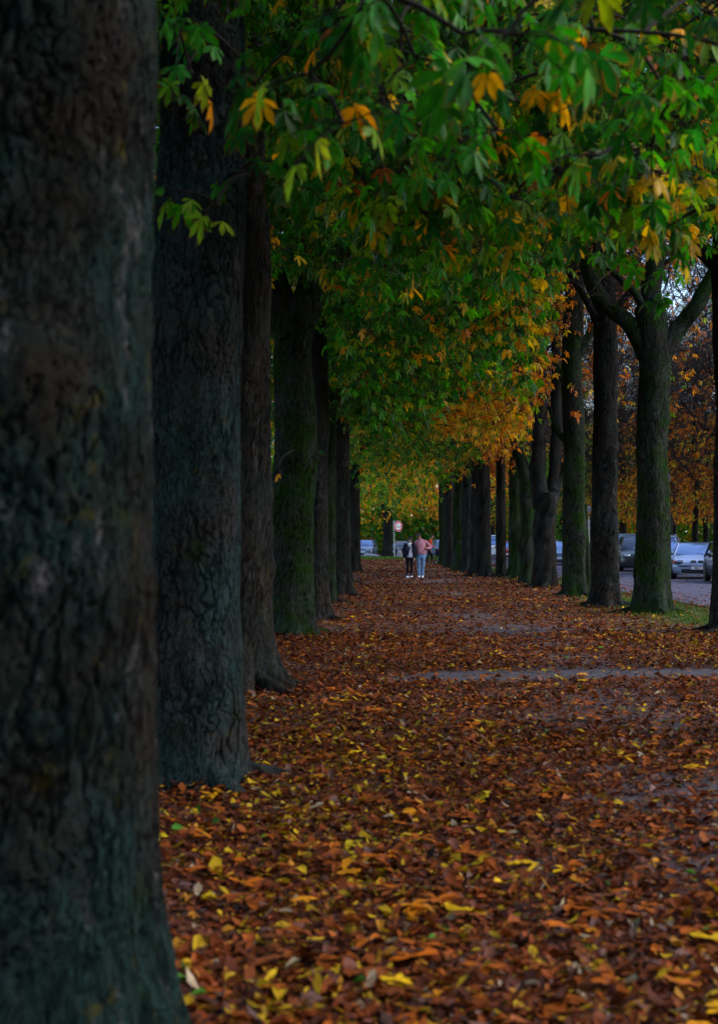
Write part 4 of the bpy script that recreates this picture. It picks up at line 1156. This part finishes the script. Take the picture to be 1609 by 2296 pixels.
C_SIL = paint('silver_paint', (.36, .45, .66)); C_DG = paint('dark_green_paint', (.035, .045, .05)); C_DB = paint('dark_blue_paint', (.012, .015, .03))
C_BL = paint('pale_blue_paint', (.25, .34, .50)); C_WH = paint('white_paint', (.70, .72, .76), 0); C_RE = paint('red_paint', (.45, .01, .015), 0); C_GR = paint('mid_grey_paint', (.22, .24, .27))
coupe = car(13.10, 56.6, -12, C_SIL, 'silver coupe facing the camera with bare branches mirrored in its windscreen', plate='BB V', amber=True, kidney=True, dark_roof=True)
coupe.scale = (1.09, 1.0, 1.03)
car(13.2, 51.0, -6, C_DB, 'dark car whose flank and mirror overlap the silver coupe at the right edge', 'estate')
car(12.95, 63.0, -9, C_SIL, 'silver off-road car whose pale roof shows behind the coupe', 'suv', rails=False)
car(15.6, 74.5, -9, C_GR, 'grey off-road car with curved roof rails, farthest behind the coupe', 'suv', rails=True)
car(13.15, 69.2, -7, C_DG, 'dark green off-road car peeking out left of the mossy candelabra tree', 'suv')
car(12.75, 75.6, -13, C_DB, 'dark blue car with a shiny bonnet, half behind the dark green one', 'saloon')
car(15.0, 82.5, -8, C_GR, 'grey van roof behind the dark blue car', 'van')
car(11.75, 86.0, -8, C_BL, 'pale blue car seen in the narrow gap right of the two stemmed tree', 'saloon')
car(12.2, 94.5, -8, C_DB, 'dark car seen behind the pale blue one in the narrow gap', 'estate')
car(10.7, 106.5, -6, C_RE, 'small red car glimpsed between two trunks of the right row', 'saloon')
car(10.2, 114.0, -6, C_WH, 'white van glimpsed left of the red car between trunks', 'van')
car(-.05, 125.2, -7, C_BL, 'pale blue estate car behind the stones at the end of the path', 'estate', group='cars parked across the far end', dark_roof=True)
car(3.25, 126.8, -26, C_DB, 'dark blue car behind the round topped bollard', 'saloon', group='cars parked across the far end')
car(6.75, 124.6, 8, C_BL, 'blue car standing behind the pram', 'estate', group='cars parked across the far end')

# ------------------------------------------------------------------ signs
def post_to(root, z, r=.03, lean=0):
    m = MB(); m.tube([(0, 0, -.1), (lean * .5, 0, z * .5), (lean, 0, z)], r, 12); m.cyl((lean, 0, z + .005), (0, 0, 1), r * 1.15, .02, 12)
    return m.build('post', M_STEEL, root)
def width_sign():
    x, y, z = at(884, 1252, 116)
    root = empty('road_sign', (x, y, 0), 0, 'round red ringed width limit sign on a slim grey post', 'road sign')
    post_to(root, 3.07, .045, -.06)
    br = MB()
    for zz in (2.24, 3.0): br.tube([(-.05, 0, zz), (.33, -.06, zz)], .014, 8)
    br.build('bracket', M_STEEL, root)
    fr = R(38)
    cx, cy, cz = .30, -.09, 2.62; rad = .44
    def disc(name, r0, r1, off, mat, thick):
        n = 64; m = MB(); vs = []; 
        for o in (0, thick):
            for rr in (r0, r1):
                for k in range(n):
                    a = 2 * math.pi * k / n; lx, lz = rr * math.cos(a), rr * math.sin(a); ly = -(off + o)
                    vs.append((cx + lx * math.cos(fr) - ly * math.sin(fr), cy + lx * math.sin(fr) + ly * math.cos(fr), cz + lz))
        fs = []
        for k in range(n):
            k2 = (k + 1) % n
            fs += [(2 * n + k, 2 * n + k2, 3 * n + k2, 3 * n + k), (k, n + k, n + k2, k2), (n + k, 3 * n + k, 3 * n + k2, n + k2), (k, k2, 2 * n + k2, 2 * n + k)]
        m.add(vs, fs); return m.build(name, mat, root, auto=30)
    disc('sign_rim', .001, rad, 0, M_WHITE, .012)
    disc('red_ring', rad * .68, rad * .955, .012, M_RED, .004)
    disc('sign_face', .001, rad * .68, .012, M_WHITE, .002)
    def loc(lx, ly, lz): return (cx + lx * math.cos(fr) - ly * math.sin(fr), cy + lx * math.sin(fr) + ly * math.cos(fr), cz + lz)
    text_mesh('numeral', '2', .42, M_BLACK, root, loc(-.115, -.019, .01), (R(90), 0, fr), .8)
    text_mesh('numeral', '.2m', .24, M_BLACK, root, loc(.09, -.019, -.05), (R(90), 0, fr), .85)
    for s in (-1, 1):
        t = MB(); vs = [loc(s * rad * .70, -.0185, .085), loc(s * rad * .70, -.0185, -.085), loc(s * rad * .52, -.0185, 0), loc(s * rad * .70, -.012, .085), loc(s * rad * .70, -.012, -.085), loc(s * rad * .52, -.012, 0)]
        t.add(vs, [(0, 1, 2), (3, 5, 4), (0, 3, 4, 1), (1, 4, 5, 2), (2, 5, 3, 0)]); t.build('arrowhead', M_BLACK, root, smooth=False)
width_sign()
def yield_sign():
    x, y, _ = at(1319, 1250, 100)
    root = empty('road_sign', (x, y, .045), 0, 'downward pointing triangle sign with a white plate below, half behind a trunk', 'road sign')
    post_to(root, 3.95, .04)
    def tri(name, w, z0, h, yy, mat, th):
        m = MB(); vs = [(-w / 2, yy, z0), (w / 2, yy, z0), (0, yy, z0 - h), (-w / 2, yy - th, z0), (w / 2, yy - th, z0), (0, yy - th, z0 - h)]
        m.add(vs, [(0, 1, 2), (5, 4, 3), (0, 3, 4, 1), (1, 4, 5, 2), (2, 5, 3, 0)]); return m.build(name, mat, root, smooth=False)
    tri('red_border', .98, 3.95, .86, -.05, M_RED, .015); tri('sign_face', .66, 3.87, .58, -.066, M_WHITE, .006)
    m = MB(); m.box((.1, -.055, 2.55), (.62, .02, .66)); m.build('extra_plate', M_WHITE, root, bevel=.01)
    m = MB(); m.box((.18, -.068, 2.5), (.3, .006, .1)); m.build('plate_mark', M_BLACK, root)
yield_sign()
def small_sign():
    x, y, _ = at(1212, 1250, 111)
    root = empty('road_sign', (x, y, .045), 0, 'small white sign with an orange top, a sliver between two right hand trunks', 'road sign')
    post_to(root, 3.1, .035)
    m = MB(); m.box((0, -.05, 2.3), (.6, .02, .62)); m.build('lower_plate', M_WHITE, root, bevel=.01)
    m = MB(); m.box((0, -.05, 2.83), (.6, .02, .36)); m.build('upper_plate', simple('orange_panel', (.6, .2, .03), .4), root, bevel=.01)
small_sign()

# ------------------------------------------------------------------ stones
def stone(px, d, w, dep, h, label, cat, name, seed, dome=False, rz=0):
    x = (px - VX) * d / F
    V = []; Fq = []
    if dome:
        pr = [(.92, -.05), (1, .02), (1.0, .25), (.98, .5), (.93, .68), (.80, .83), (.58, .94), (.3, .99), (.02, 1.0)]
        path = np.array([(0, 0, z * h) for _, z in pr]); rad = np.array([q * w / 2 for q, _ in pr])
        n = 28; th = np.arange(n) * 2 * math.pi / n
        V = np.array([[(q * math.cos(t), q * math.sin(t) * dep / w, p[2]) for t in th] for p, q in zip(path, rad)]).reshape(-1, 3)
        m = len(pr)
    else:
        n, m = 36, 15; V = []
        for i in range(m):
            ph = math.pi * i / (m - 1)
            for k in range(n):
                t = 2 * math.pi * k / n
                f = lambda v, p: math.copysign(abs(v) ** p, v)
                V.append((f(math.cos(t), .5) * f(math.sin(ph), .45) * w / 2, f(math.sin(t), .5) * f(math.sin(ph), .45) * dep / 2, h * .45 - f(math.cos(ph), .5) * h * .55))
        V = np.array(V)
    i = np.arange((m - 1) * n); a = (i // n) * n; k = i % n; k2 = (k + 1) % n
    Fq = np.stack([a + k, a + k2, a + n + k2, a + n + k], 1)
    amp = .012 if dome else .05
    V = V + np.stack([vnoise(V, 5, seed + q) for q in range(3)], 1) * amp + np.stack([vnoise(V, 14, seed + q + 5) for q in range(3)], 1) * amp * .4
    o = np_mesh(name, V, Fq, M_STONE); o.location = (x, d, .0); o.rotation_euler = (0, 0, rz)
    tag(o, label, cat)
stone(828, 118.6, 1.0, .6, .34, 'long low boulder lying before the pale blue estate car', 'boulder', 'boulder', 3, rz=.1)
stone(843, 118.2, .40, .4, .33, 'short squared stone at the right end of the long boulder', 'stone block', 'stone_block', 8)
stone(895, 117.0, .48, .42, .66, 'grey round topped stone bollard right of the width sign', 'bollard', 'stone_bollard', 12, True)
stone(956, 117.0, .46, .42, .64, 'grey round topped stone bollard showing behind the man in pink', 'bollard', 'stone_bollard', 17, True)

# ------------------------------------------------------------------ people: parts grown from overlapping tapered limbs, fused by a voxel remesh
def fuse(mb, name, mat, parent, voxel=.009, smooth=4):
    me = bpy.data.meshes.new(name + '_raw'); me.from_pydata(mb.v, [], mb.f)
    bm = bmesh.new(); bm.from_mesh(me); bmesh.ops.recalc_face_normals(bm, faces=bm.faces); bm.to_mesh(me); bm.free()
    tmp = bpy.data.objects.new('tmp', me); COL.objects.link(tmp)
    m = tmp.modifiers.new('r', 'REMESH'); m.mode = 'VOXEL'; m.voxel_size = voxel; m.use_smooth_shade = True
    s = tmp.modifiers.new('s', 'SMOOTH'); s.factor = .5; s.iterations = smooth
    dg = bpy.context.evaluated_depsgraph_get()
    out = bpy.data.meshes.new_from_object(tmp.evaluated_get(dg))
    bpy.data.objects.remove(tmp); bpy.data.meshes.remove(me)
    out.name = name; out.materials.clear(); out.materials.append(mat)
    return link(bpy.data.objects.new(name, out), parent)
def torso(mb, rings):
    """rings: (x, y, z, half width, half depth)"""
    rr = []
    for x, y, z, a, b in rings:
        rr.append([(x + a * math.copysign(abs(math.cos(t)) ** .85, math.cos(t)), y + b * math.sin(t), z) for t in np.linspace(0, 2 * math.pi, 22, endpoint=False)])
    mb.loft(rr)
def limb(mb, pts, rad, n=12):
    p = smooth_path(pts, .04); t = np.linspace(0, len(rad) - 1, len(p))
    mb.tube([tuple(q) for q in p], list(np.interp(t, range(len(rad)), rad)), n)
    mb.ell(tuple(p[0]), (rad[0],) * 3, 10, 6); mb.ell(tuple(p[-1]), (rad[-1],) * 3, 10, 6)
def hand(mb, w, d, side, r=.0095, curl=.5):
    """w wrist point, d pointing direction, side direction of the thumb"""
    w = Vector(w); d = Vector(d).normalized(); s = Vector(side); s = (s - d * s.dot(d)).normalized(); nrm = d.cross(s)
    pts = [w, w + d * .04, w + d * .085]
    mb.tube(pts, [.026, .034, .030], 10); mb.ell(tuple(w + d * .055), (.034, .034, .034), 10, 6)
    for k, ln in zip((-1.5, -.5, .5, 1.5), (.060, .074, .080, .070)):
        b = w + d * .082 + s * (k * .0185)
        e1 = b + d * ln * .5 + nrm * ln * .12 * curl; e2 = e1 + d * ln * .45 - nrm * ln * -.4 * curl
        mb.tube([b - d * .02, b, e1, e2], [r * 1.1, r * 1.1, r, r * .8], 7)
    b = w + d * .03 + s * .028
    mb.tube([b, b + s * .02 + d * .025, b + s * .028 + d * .055], [r * 1.35, r * 1.15, r * .95], 7)
def head(mb, c, M, sc=1.0):
    """c centre, M rotation; face looks along local -Y"""
    def q(x, y, z): v = M @ Vector((x * sc, y * sc, z * sc)); return (c[0] + v.x, c[1] + v.y, c[2] + v.z)
    def e(p, r): mb.ell(q(*p), tuple(a * sc for a in r), 14, 10, M)
    e((0, .012, .025), (.076, .094, .092)); e((0, -.018, -.035), (.062, .072, .082)); e((0, -.052, -.088), (.030, .030, .026))
    mb.tube([q(0, -.088, .01), q(0, -.108, -.028), q(0, -.09, -.036)], [.008 * sc, .016 * sc, .012 * sc], 8)
    for s in (-1, 1): e((s * .074, .012, -.01), (.012, .020, .032)); e((s * .034, -.078, -.022), (.022, .018, .018))
    e((0, -.088, -.062), (.026, .012, .010))
    return q
def eyes(parent, q, M, sc=1.0):
    for s in (-1, 1):
        m = MB(); m.ell(q(s * .031, -.083, .006), (.013 * sc, .009 * sc, .007 * sc), 10, 6, M); m.build('eye', M_EYE, parent)
    m = MB(); m.ell(q(0, -.099, -.062), (.022 * sc, .005 * sc, .005 * sc), 10, 5, M); m.build('lips', M_LIP, parent)
M_EYE = simple('eye_dark', (.02, .015, .012), .2); M_LIP = simple('lips', (.30, .09, .08), .5)
M_SKIN = simple('skin', (.42, .22, .15), .5, 0, .06); M_SKIN2 = simple('skin_light', (.50, .29, .21), .5, 0, .06)
M_HAIR = simple('dark_hair', (.015, .011, .009), .6, 0, .3, 120, bump=.5)
def cloth(name, c, n=.12, s=18): return simple(name, c, .9, 0, n, s, spec=.1, bump=.6)
M_PINK = cloth('pink_cotton', (.56, .23, .30)); M_JEAN = cloth('light_denim', (.16, .29, .50), .3, 12); M_NAVY = cloth('black_jacket_cloth', (.012, .013, .025))
M_TEE = cloth('white_shirt_cloth', (.62, .64, .78), .05); M_LEG = cloth('black_leggings', (.010, .010, .014)); M_SHOE = cloth('white_shoe', (.75, .77, .80), .05)
M_CAP = cloth('black_cap_cloth', (.008, .009, .014)); M_ORANGE = cloth('red_orange_jacket', (.50, .06, .02)); M_DTROU = cloth('dark_trousers', (.02, .022, .035)); M_SOCK = cloth('dark_blue_sock', (.02, .02, .12))

def shoe(parent, x, y, z0, rz, mat, name='shoe', L=.28):
    m = MB(); M = Matrix.Rotation(rz, 3, 'Z')
    def q(a, b, c): v = M @ Vector((a, b, 0)); return (x + v.x, y + v.y, z0 + c)
    rr = []
    for yy, w, h in ((.10, .030, .075), (.07, .040, .095), (.0, .042, .09), (-.07, .048, .062), (-.13, .046, .048), (-.175, .030, .035)):
        rr.append([q(w * math.cos(t), yy * L / .28, h / 2 + (h / 2) * math.sin(t) if math.sin(t) > 0 else max(0, h / 2 + h / 2 * math.sin(t))) for t in np.linspace(0, 2 * math.pi, 14, endpoint=False)])
    m.loft(rr); o = m.build(name, mat, parent, auto=60)
    s = MB(); s.loft([[q(a * .050, b * .155 - .035, c) for a, b in [(math.cos(t), math.sin(t)) for t in np.linspace(0, 2 * math.pi, 16, endpoint=False)]] for c in (0.0, .022)])
    s.build('sole', M_SOLE, o)
    return o
M_SOLE = simple('shoe_sole', (.55, .57, .60), .7)

def man():
    x, y, _ = at(943.5, 1297, 57.3); z0 = .055
    root = empty('person', (x, y, z0), 0, 'man in a pink hoodie and ripped pale jeans walking with his head bowed', 'person', 'couple walking on the path')
    b = MB()
    Mh = Matrix.Rotation(-.25, 3, 'Y') @ Matrix.Rotation(.68, 3, 'X') @ Matrix.Rotation(-.15, 3, 'Z')
    hc = (-.095, -.08, 1.645); q = head(b, hc, Mh, 1.0)
    b.tube([(-.03, .01, 1.42), (-.05, 0, 1.52), (-.08, -.02, 1.61)], [.065, .058, .058], 12)
    torso(b, [(-.01, 0, .86, .15, .10), (-.01, 0, 1.0, .15, .10), (-.015, 0, 1.2, .16, .11), (-.02, 0, 1.38, .17, .10), (-.03, .01, 1.47, .10, .07)])
    limb(b, [(.17, .01, 1.42), (.36, .02, 1.22), (.24, -.13, 1.17)], [.05, .042, .03]); hand(b, (.235, -.135, 1.17), (-.9, .1, -.2), (0, -.3, 1))
    limb(b, [(-.20, .01, 1.42), (-.245, .01, 1.15), (-.235, -.03, .90)], [.05, .042, .028]); hand(b, (-.235, -.03, .90), (0, -.15, -1), (.3, -1, 0))
    for lx in ((-.105, -.085, -.07), (.10, .082, .062)):
        limb(b, [(lx[0] * .9, 0, .92), (lx[1], -.02, .50), (lx[2], .02, .08)], [.070, .042, .034])
    body = fuse(b, 'body', M_SKIN, root, .008, 2)
    eyes(root, q, Mh)
    h = MB(); h.ell(q(0, .022, .045), (.083, .095, .088), 16, 10, Mh); h.ell(q(0, -.03, .085), (.07, .06, .045), 14, 8, Mh)
    hr = fuse(h, 'hair', M_HAIR, root, .008, 2)
    bd = MB(); bd.ell(q(0, -.052, -.080), (.045, .040, .035), 12, 8, Mh); bd.build('beard', M_HAIR, root)
    k = MB()
    torso(k, [(-.0, -.01, .92, .175, .125), (.0, -.01, .96, .190, .14), (0, -.01, 1.05, .195, .145), (-.01, -.005, 1.2, .195, .14), (-.015, 0, 1.35, .20, .135), (-.02, 0, 1.44, .17, .11), (-.03, .01, 1.50, .10, .085)])
    limb(k, [(.15, .01, 1.43), (.27, .015, 1.34), (.385, .02, 1.21), (.33, -.06, 1.17), (.25, -.12, 1.165)], [.075, .075, .07, .058, .046])
    limb(k, [(-.17, .01, 1.42), (-.235, .01, 1.28), (-.255, .01, 1.12), (-.24, -.02, .93)], [.072, .068, .062, .045])
    # hood lying round the neck, kangaroo pocket
    for t in np.linspace(-2.6, 2.6, 14):
        k.ell((-.03 + .10 * math.sin(t), .03 + .085 * math.cos(t) * 1.0, 1.50 + .02 * math.cos(t)), (.038, .038, .035), 8, 6)
    k.ell((-.03, .11, 1.47), (.10, .05, .08), 12, 8)
    k.ell((0, -.135, 1.04), (.13, .025, .075), 14, 8)
    hood = fuse(k, 'hoodie', M_PINK, root, .009, 3)
    st = MB()
    for s in (-1, 1): st.tube([(-.03 + s * .03, -.115, 1.47), (-.03 + s * .035, -.142, 1.40), (-.03 + s * .03, -.147, 1.34)], .005, 6)
    st.build('drawstrings', M_TEE, hood)
    j = MB()
    torso(j, [(0, 0, .78, .175, .115), (0, 0, .86, .178, .12), (0, 0, .97, .160, .11)])
    limb(j, [(-.10, 0, .86), (-.09, -.025, .50), (-.085, .0, .30), (-.075, .02, .10)], [.098, .070, .062, .058], 14)
    limb(j, [(.095, 0, .86), (.085, -.02, .52), (.068, .01, .30), (.06, .03, .10)], [.098, .070, .062, .058], 14)
    jn = fuse(j, 'jeans', M_JEAN, root, .009, 2)
    r = MB(); r.ell((-.110, -.085, .515), (.036, .020, .026), 12, 8); r.build('ripped_knee', simple('rip_dark', (.05, .02, .03), .9), jn)
    w = MB(); w.cyl((.235, -.135, 1.172), (-.9, .1, -.2), .036, .02, 16); w.build('wristwatch', M_SHOE, root)
    shoe(root, -.085, 0, -.02, .15, M_SHOE); shoe(root, .055, 0, -.02, -.18, M_SHOE)
def woman():
    x, y, _ = at(917.5, 1297, 57.15); z0 = .055
    root = empty('person', (x, y, z0), 0, 'woman in a black cap, open black jacket and printed white shirt walking', 'person', 'couple walking on the path')
    b = MB()
    Mh = Matrix.Rotation(.16, 3, 'Y') @ Matrix.Rotation(.42, 3, 'X')
    hc = (.03, -.05, 1.54); q = head(b, hc, Mh, .95)
    b.tube([(.02, .01, 1.33), (.02, -.0, 1.42), (.02, -.015, 1.50)], [.055, .048, .046], 12)
    torso(b, [(0, 0, .80, .14, .10), (0, 0, .98, .13, .095), (0, 0, 1.15, .14, .10), (.0, 0, 1.3, .155, .09), (.015, .01, 1.38, .08, .06)])
    limb(b, [(-.165, .01, 1.32), (-.235, .02, 1.05), (-.22, -.04, .80)], [.045, .037, .025]); hand(b, (-.22, -.04, .80), (.1, -.1, -1), (.4, -1, 0), .0088)
    limb(b, [(.165, .01, 1.32), (.205, .02, 1.05), (.19, -.03, .80)], [.045, .037, .025]); hand(b, (.19, -.03, .80), (0, -.1, -1), (-.4, -1, 0), .0088)
    for s in (-1, 1): limb(b, [(s * .085, 0, .85), (s * .075, -.02, .46), (s * .072, .02, .08)], [.085, .052, .035])
    fuse(b, 'body', M_SKIN2, root, .008, 2)
    eyes(root, q, Mh, .95)
    h = MB(); h.ell(q(0, .03, .02), (.083, .09, .09), 14, 9, Mh)
    for s in (-1, 1): limb(h, [q(s * .07, .02, .02), q(s * .08, .02, -.06), q(s * .075, .03, -.12)], [.03, .032, .022])
    fuse(h, 'hair', M_HAIR, root, .009, 2)
    c = MB(); c.ell(q(0, .01, .055), (.088, .102, .075), 18, 10, Mh, -.1)
    cap = c.build('cap', M_CAP, root, auto=60)
    br = MB(); br.ell(q(0, -.105, .048), (.066, .07, .010), 16, 6, Mh); br.build('cap_peak', M_CAP, cap)
    em = MB(); em.ell(q(0.01, -.088, .095), (.020, .006, .007), 8, 5, Mh); em.build('cap_badge', M_TEE, cap)
    # shirt, leggings
    t = MB(); torso(t, [(.02, -.01, .80, .150, .115), (.01, -.01, .86, .152, .118), (.0, -.01, 1.0, .140, .115), (0, -.01, 1.18, .148, .12), (0, 0, 1.32, .14, .10), (.015, 0, 1.385, .07, .07)])
    tee = fuse(t, 'shirt', M_TEE, root, .009, 2)
    pr = MB()
    for (px_, pz, w_, h_) in ((-.065, 1.175, .02, .05), (-.04, 1.19, .03, .014), (-.035, 1.155, .014, .04), (.065, 1.18, .014, .055), (.09, 1.19, .03, .014), (.095, 1.155, .014, .04), (-.055, 1.10, .035, .014), (-.04, 1.08, .014, .04), (.075, 1.10, .035, .014), (.085, 1.075, .014, .04), (.06, 1.24, .014, .03), (-.05, 1.245, .03, .014)):
        pr.box((px_, -.134 + .9 * px_ ** 2, pz), (w_, .006, h_))
    pr.build('shirt_print', M_BLACK, tee)
    st = MB(); torso(st, [(.02, -.01, .828, .1545, .1195), (.02, -.01, .836, .1545, .1195)]); st.build('hem_stripe', M_SOCK, tee)
    l = MB(); torso(l, [(0, 0, .76, .15, .11), (0, 0, .90, .145, .108)])
    for s in (-1, 1): limb(l, [(s * .083, 0, .82), (s * .078, -.02, .46), (s * .076, .015, .16)], [.090, .058, .045], 14)
    fuse(l, 'leggings', M_LEG, root, .009, 2)
    # open jacket: back shell, two front panels, sleeves
    j = MB()
    for s, tw in ((-1, .058), (1, .035)):
        limb(j, [(s * .155, .01, 1.31), (s * .20, .0, 1.1), (s * .205, -.02, .90), (s * .20, -.02, .80)], [.062, .075, .078, .06], 12)
        limb(j, [(s * .10, -.075, 1.33), (s * .13, -.10, 1.15), (s * .145, -.10, .98), (s * .150, -.095, .82)], [.030, tw * .95, tw * .9, tw * .75], 10)
        limb(j, [(s * .165, .01, 1.32), (s * .24, .02, 1.06), (s * .235, -.03, .84)], [.065, .056, .044], 12)
    j.tube([(-.04, -.115, 1.30), (-.02, -.14, 1.18), (-.055, -.14, 1.02), (-.11, -.13, .88)], [.012, .030, .042, .05], 8)
    torso(j, [(0, .06, .78, .20, .075), (0, .06, 1.0, .19, .075), (0, .055, 1.2, .19, .075), (0, .04, 1.34, .15, .07), (.01, .045, 1.41, .07, .05)])
    fuse(j, 'jacket', M_NAVY, root, .010, 3)
    bg_ = MB(); bg_.tube([(.10, -.085, 1.36), (.045, -.150, 1.22), (-.02, -.165, 1.08)], .010, 8); bg_.build('bag_strap', M_NAVY, root)
    for s, dy in ((-1, 0), (1, -.03)):
        sk = MB(); sk.tube([(s * .075, .015 + dy * .3, .16), (s * .078, .02 + dy * .5, .05)], [.042, .036], 12); sk.build('sock', M_SOCK, root)
        shoe(root, s * .078 + .0, dy, -.02, -s * .2, M_SHOE, L=.25)
def pusher():
    x, y, _ = at(963.8, 1266, 88); z0 = .055
    root = empty('person', (x, y, z0), 0, 'dark haired person in a red orange jacket leaning forward to push a pram', 'person')
    b = MB()
    Mh = Matrix.Rotation(R(82), 3, 'Z') @ Matrix.Rotation(.22, 3, 'X')
    hc = (.12, 0, 1.67); q = head(b, hc, Mh)
    b.tube([(.02, 0, 1.44), (.06, 0, 1.53), (.10, 0, 1.62)], [.06, .052, .052], 12)
    torso(b, [(-.10, 0, .86, .10, .15), (-.08, 0, 1.05, .10, .15), (-.03, 0, 1.25, .11, .16), (.01, 0, 1.4, .10, .17), (.03, 0, 1.48, .07, .09)])
    for s in (-1, 1):
        limb(b, [(0, s * .18, 1.41), (.02, s * .21, 1.15), (.22, s * .17, 1.05)], [.05, .042, .03]); hand(b, (.22, s * .17, 1.05), (1, -s * .1, -.1), (0, -s, .4), .0095, 1.2)
    limb(b, [(-.09, -.09, .90), (-.12, -.09, .50), (-.28, -.09, .10)], [.085, .055, .038]); limb(b, [(-.06, .09, .90), (.10, .09, .50), (.12, .09, .08)], [.085, .055, .038])
    fuse(b, 'body', M_SKIN, root, .009, 2)
    eyes(root, q, Mh)
    h = MB(); h.ell(q(0, .025, .04), (.085, .10, .09), 16, 10, Mh); h.ell(q(0, .07, -.03), (.065, .045, .07), 12, 8, Mh); fuse(h, 'hair', M_HAIR, root, .009, 2)
    k = MB(); torso(k, [(-.13, 0, .82, .15, .18), (-.12, 0, .92, .15, .185), (-.08, 0, 1.1, .14, .18), (-.03, 0, 1.28, .145, .19), (.01, 0, 1.41, .13, .19), (.035, 0, 1.5, .08, .10)])
    for s in (-1, 1): limb(k, [(0, s * .17, 1.41), (.0, s * .22, 1.22), (.04, s * .22, 1.12), (.20, s * .17, 1.06)], [.08, .068, .06, .045])
    fuse(k, 'jacket', M_ORANGE, root, .010, 3)
    l = MB(); torso(l, [(-.10, 0, .80, .115, .15), (-.10, 0, .92, .11, .15)])
    limb(l, [(-.10, -.09, .84), (-.13, -.09, .50), (-.26, -.09, .14)], [.098, .068, .052]); limb(l, [(-.06, .09, .84), (.09, .09, .50), (.11, .09, .12)], [.098, .068, .052])
    fuse(l, 'trousers', M_DTROU, root, .010, 2)
    shoe(root, -.27, -.09, .0, R(80), M_DTROU); shoe(root, .14, .09, -.02, R(90), M_DTROU)
def pram():
    x, y, _ = at(963.8, 1266, 88)
    root = empty('pram', (x + .26, y, .045), 0, 'dark pram with a silver frame, half hidden behind a trunk', 'pram')
    f = MB()
    for s in (-1, 1):
        f.tube([(0, s * .24, 1.04), (.12, s * .24, 1.0), (.95, s * .25, .30), (1.02, s * .25, .17)], .013, 8)
        f.tube([(.12, s * .25, .14), (.45, s * .25, .50), (.62, s * .25, .62)], .013, 8)
        f.tube([(.14, s * .25, .26), (.90, s * .25, .28)], .012, 8)
    f.tube([(0, -.24, 1.04), (-.02, 0, 1.05), (0, .24, 1.04)], .016, 8)
    f.build('frame', M_STEEL, root)
    M_PR = cloth('pram_fabric', (.018, .018, .04))
    s_ = MB(); s_.loft([[(.22, -.2, .60), (.22, .2, .60), (.30, .2, .55), (.30, -.2, .55)], [(.55, -.22, .42), (.55, .22, .42), (.60, .22, .34), (.60, -.22, .34)], [(.95, -.2, .50), (.95, .2, .50), (.98, .2, .44), (.98, -.2, .44)]]); s_.build('seat', M_PR, root, bevel=.01)
    h = MB(); h.ell((.40, 0, .72), (.34, .235, .33), 20, 12, Matrix.Rotation(-.55, 3, 'Y'), -.05); h.build('hood', M_PR, root, auto=60)
    bk = MB(); bk.box((.52, 0, .23), (.62, .40, .16), 0, 1.15); bk.build('basket', M_PR, root, bevel=.02)
    for wx, r in ((.10, .125), (1.0, .10)):
        for s in (-1, 1):
            n = 24; rr = [[(wx + (r - .018 + .018 * math.cos(p)) * math.cos(t), s * .27 + .018 * math.sin(p), r - .01 + (r - .018 + .018 * math.cos(p)) * math.sin(t)) for t in np.linspace(0, 2 * math.pi, n, endpoint=False)] for p in np.linspace(0, 2 * math.pi, 8)]
            w = MB(); w.loft(rr, close_ends=False); wo = w.build('wheel', M_TYRE, root)
            hb = MB(); hb.cyl((wx, s * .27, r - .01), (0, 1, 0), .025, .05, 12)
            for k in range(6): hb.tube([(wx, s * .27, r - .01), (wx + (r - .02) * math.cos(k * 1.047), s * .27, r - .01 + (r - .02) * math.sin(k * 1.047))], .005, 5)
            hb.build('hub', M_STEEL, wo)
man(); woman(); pusher(); pram()
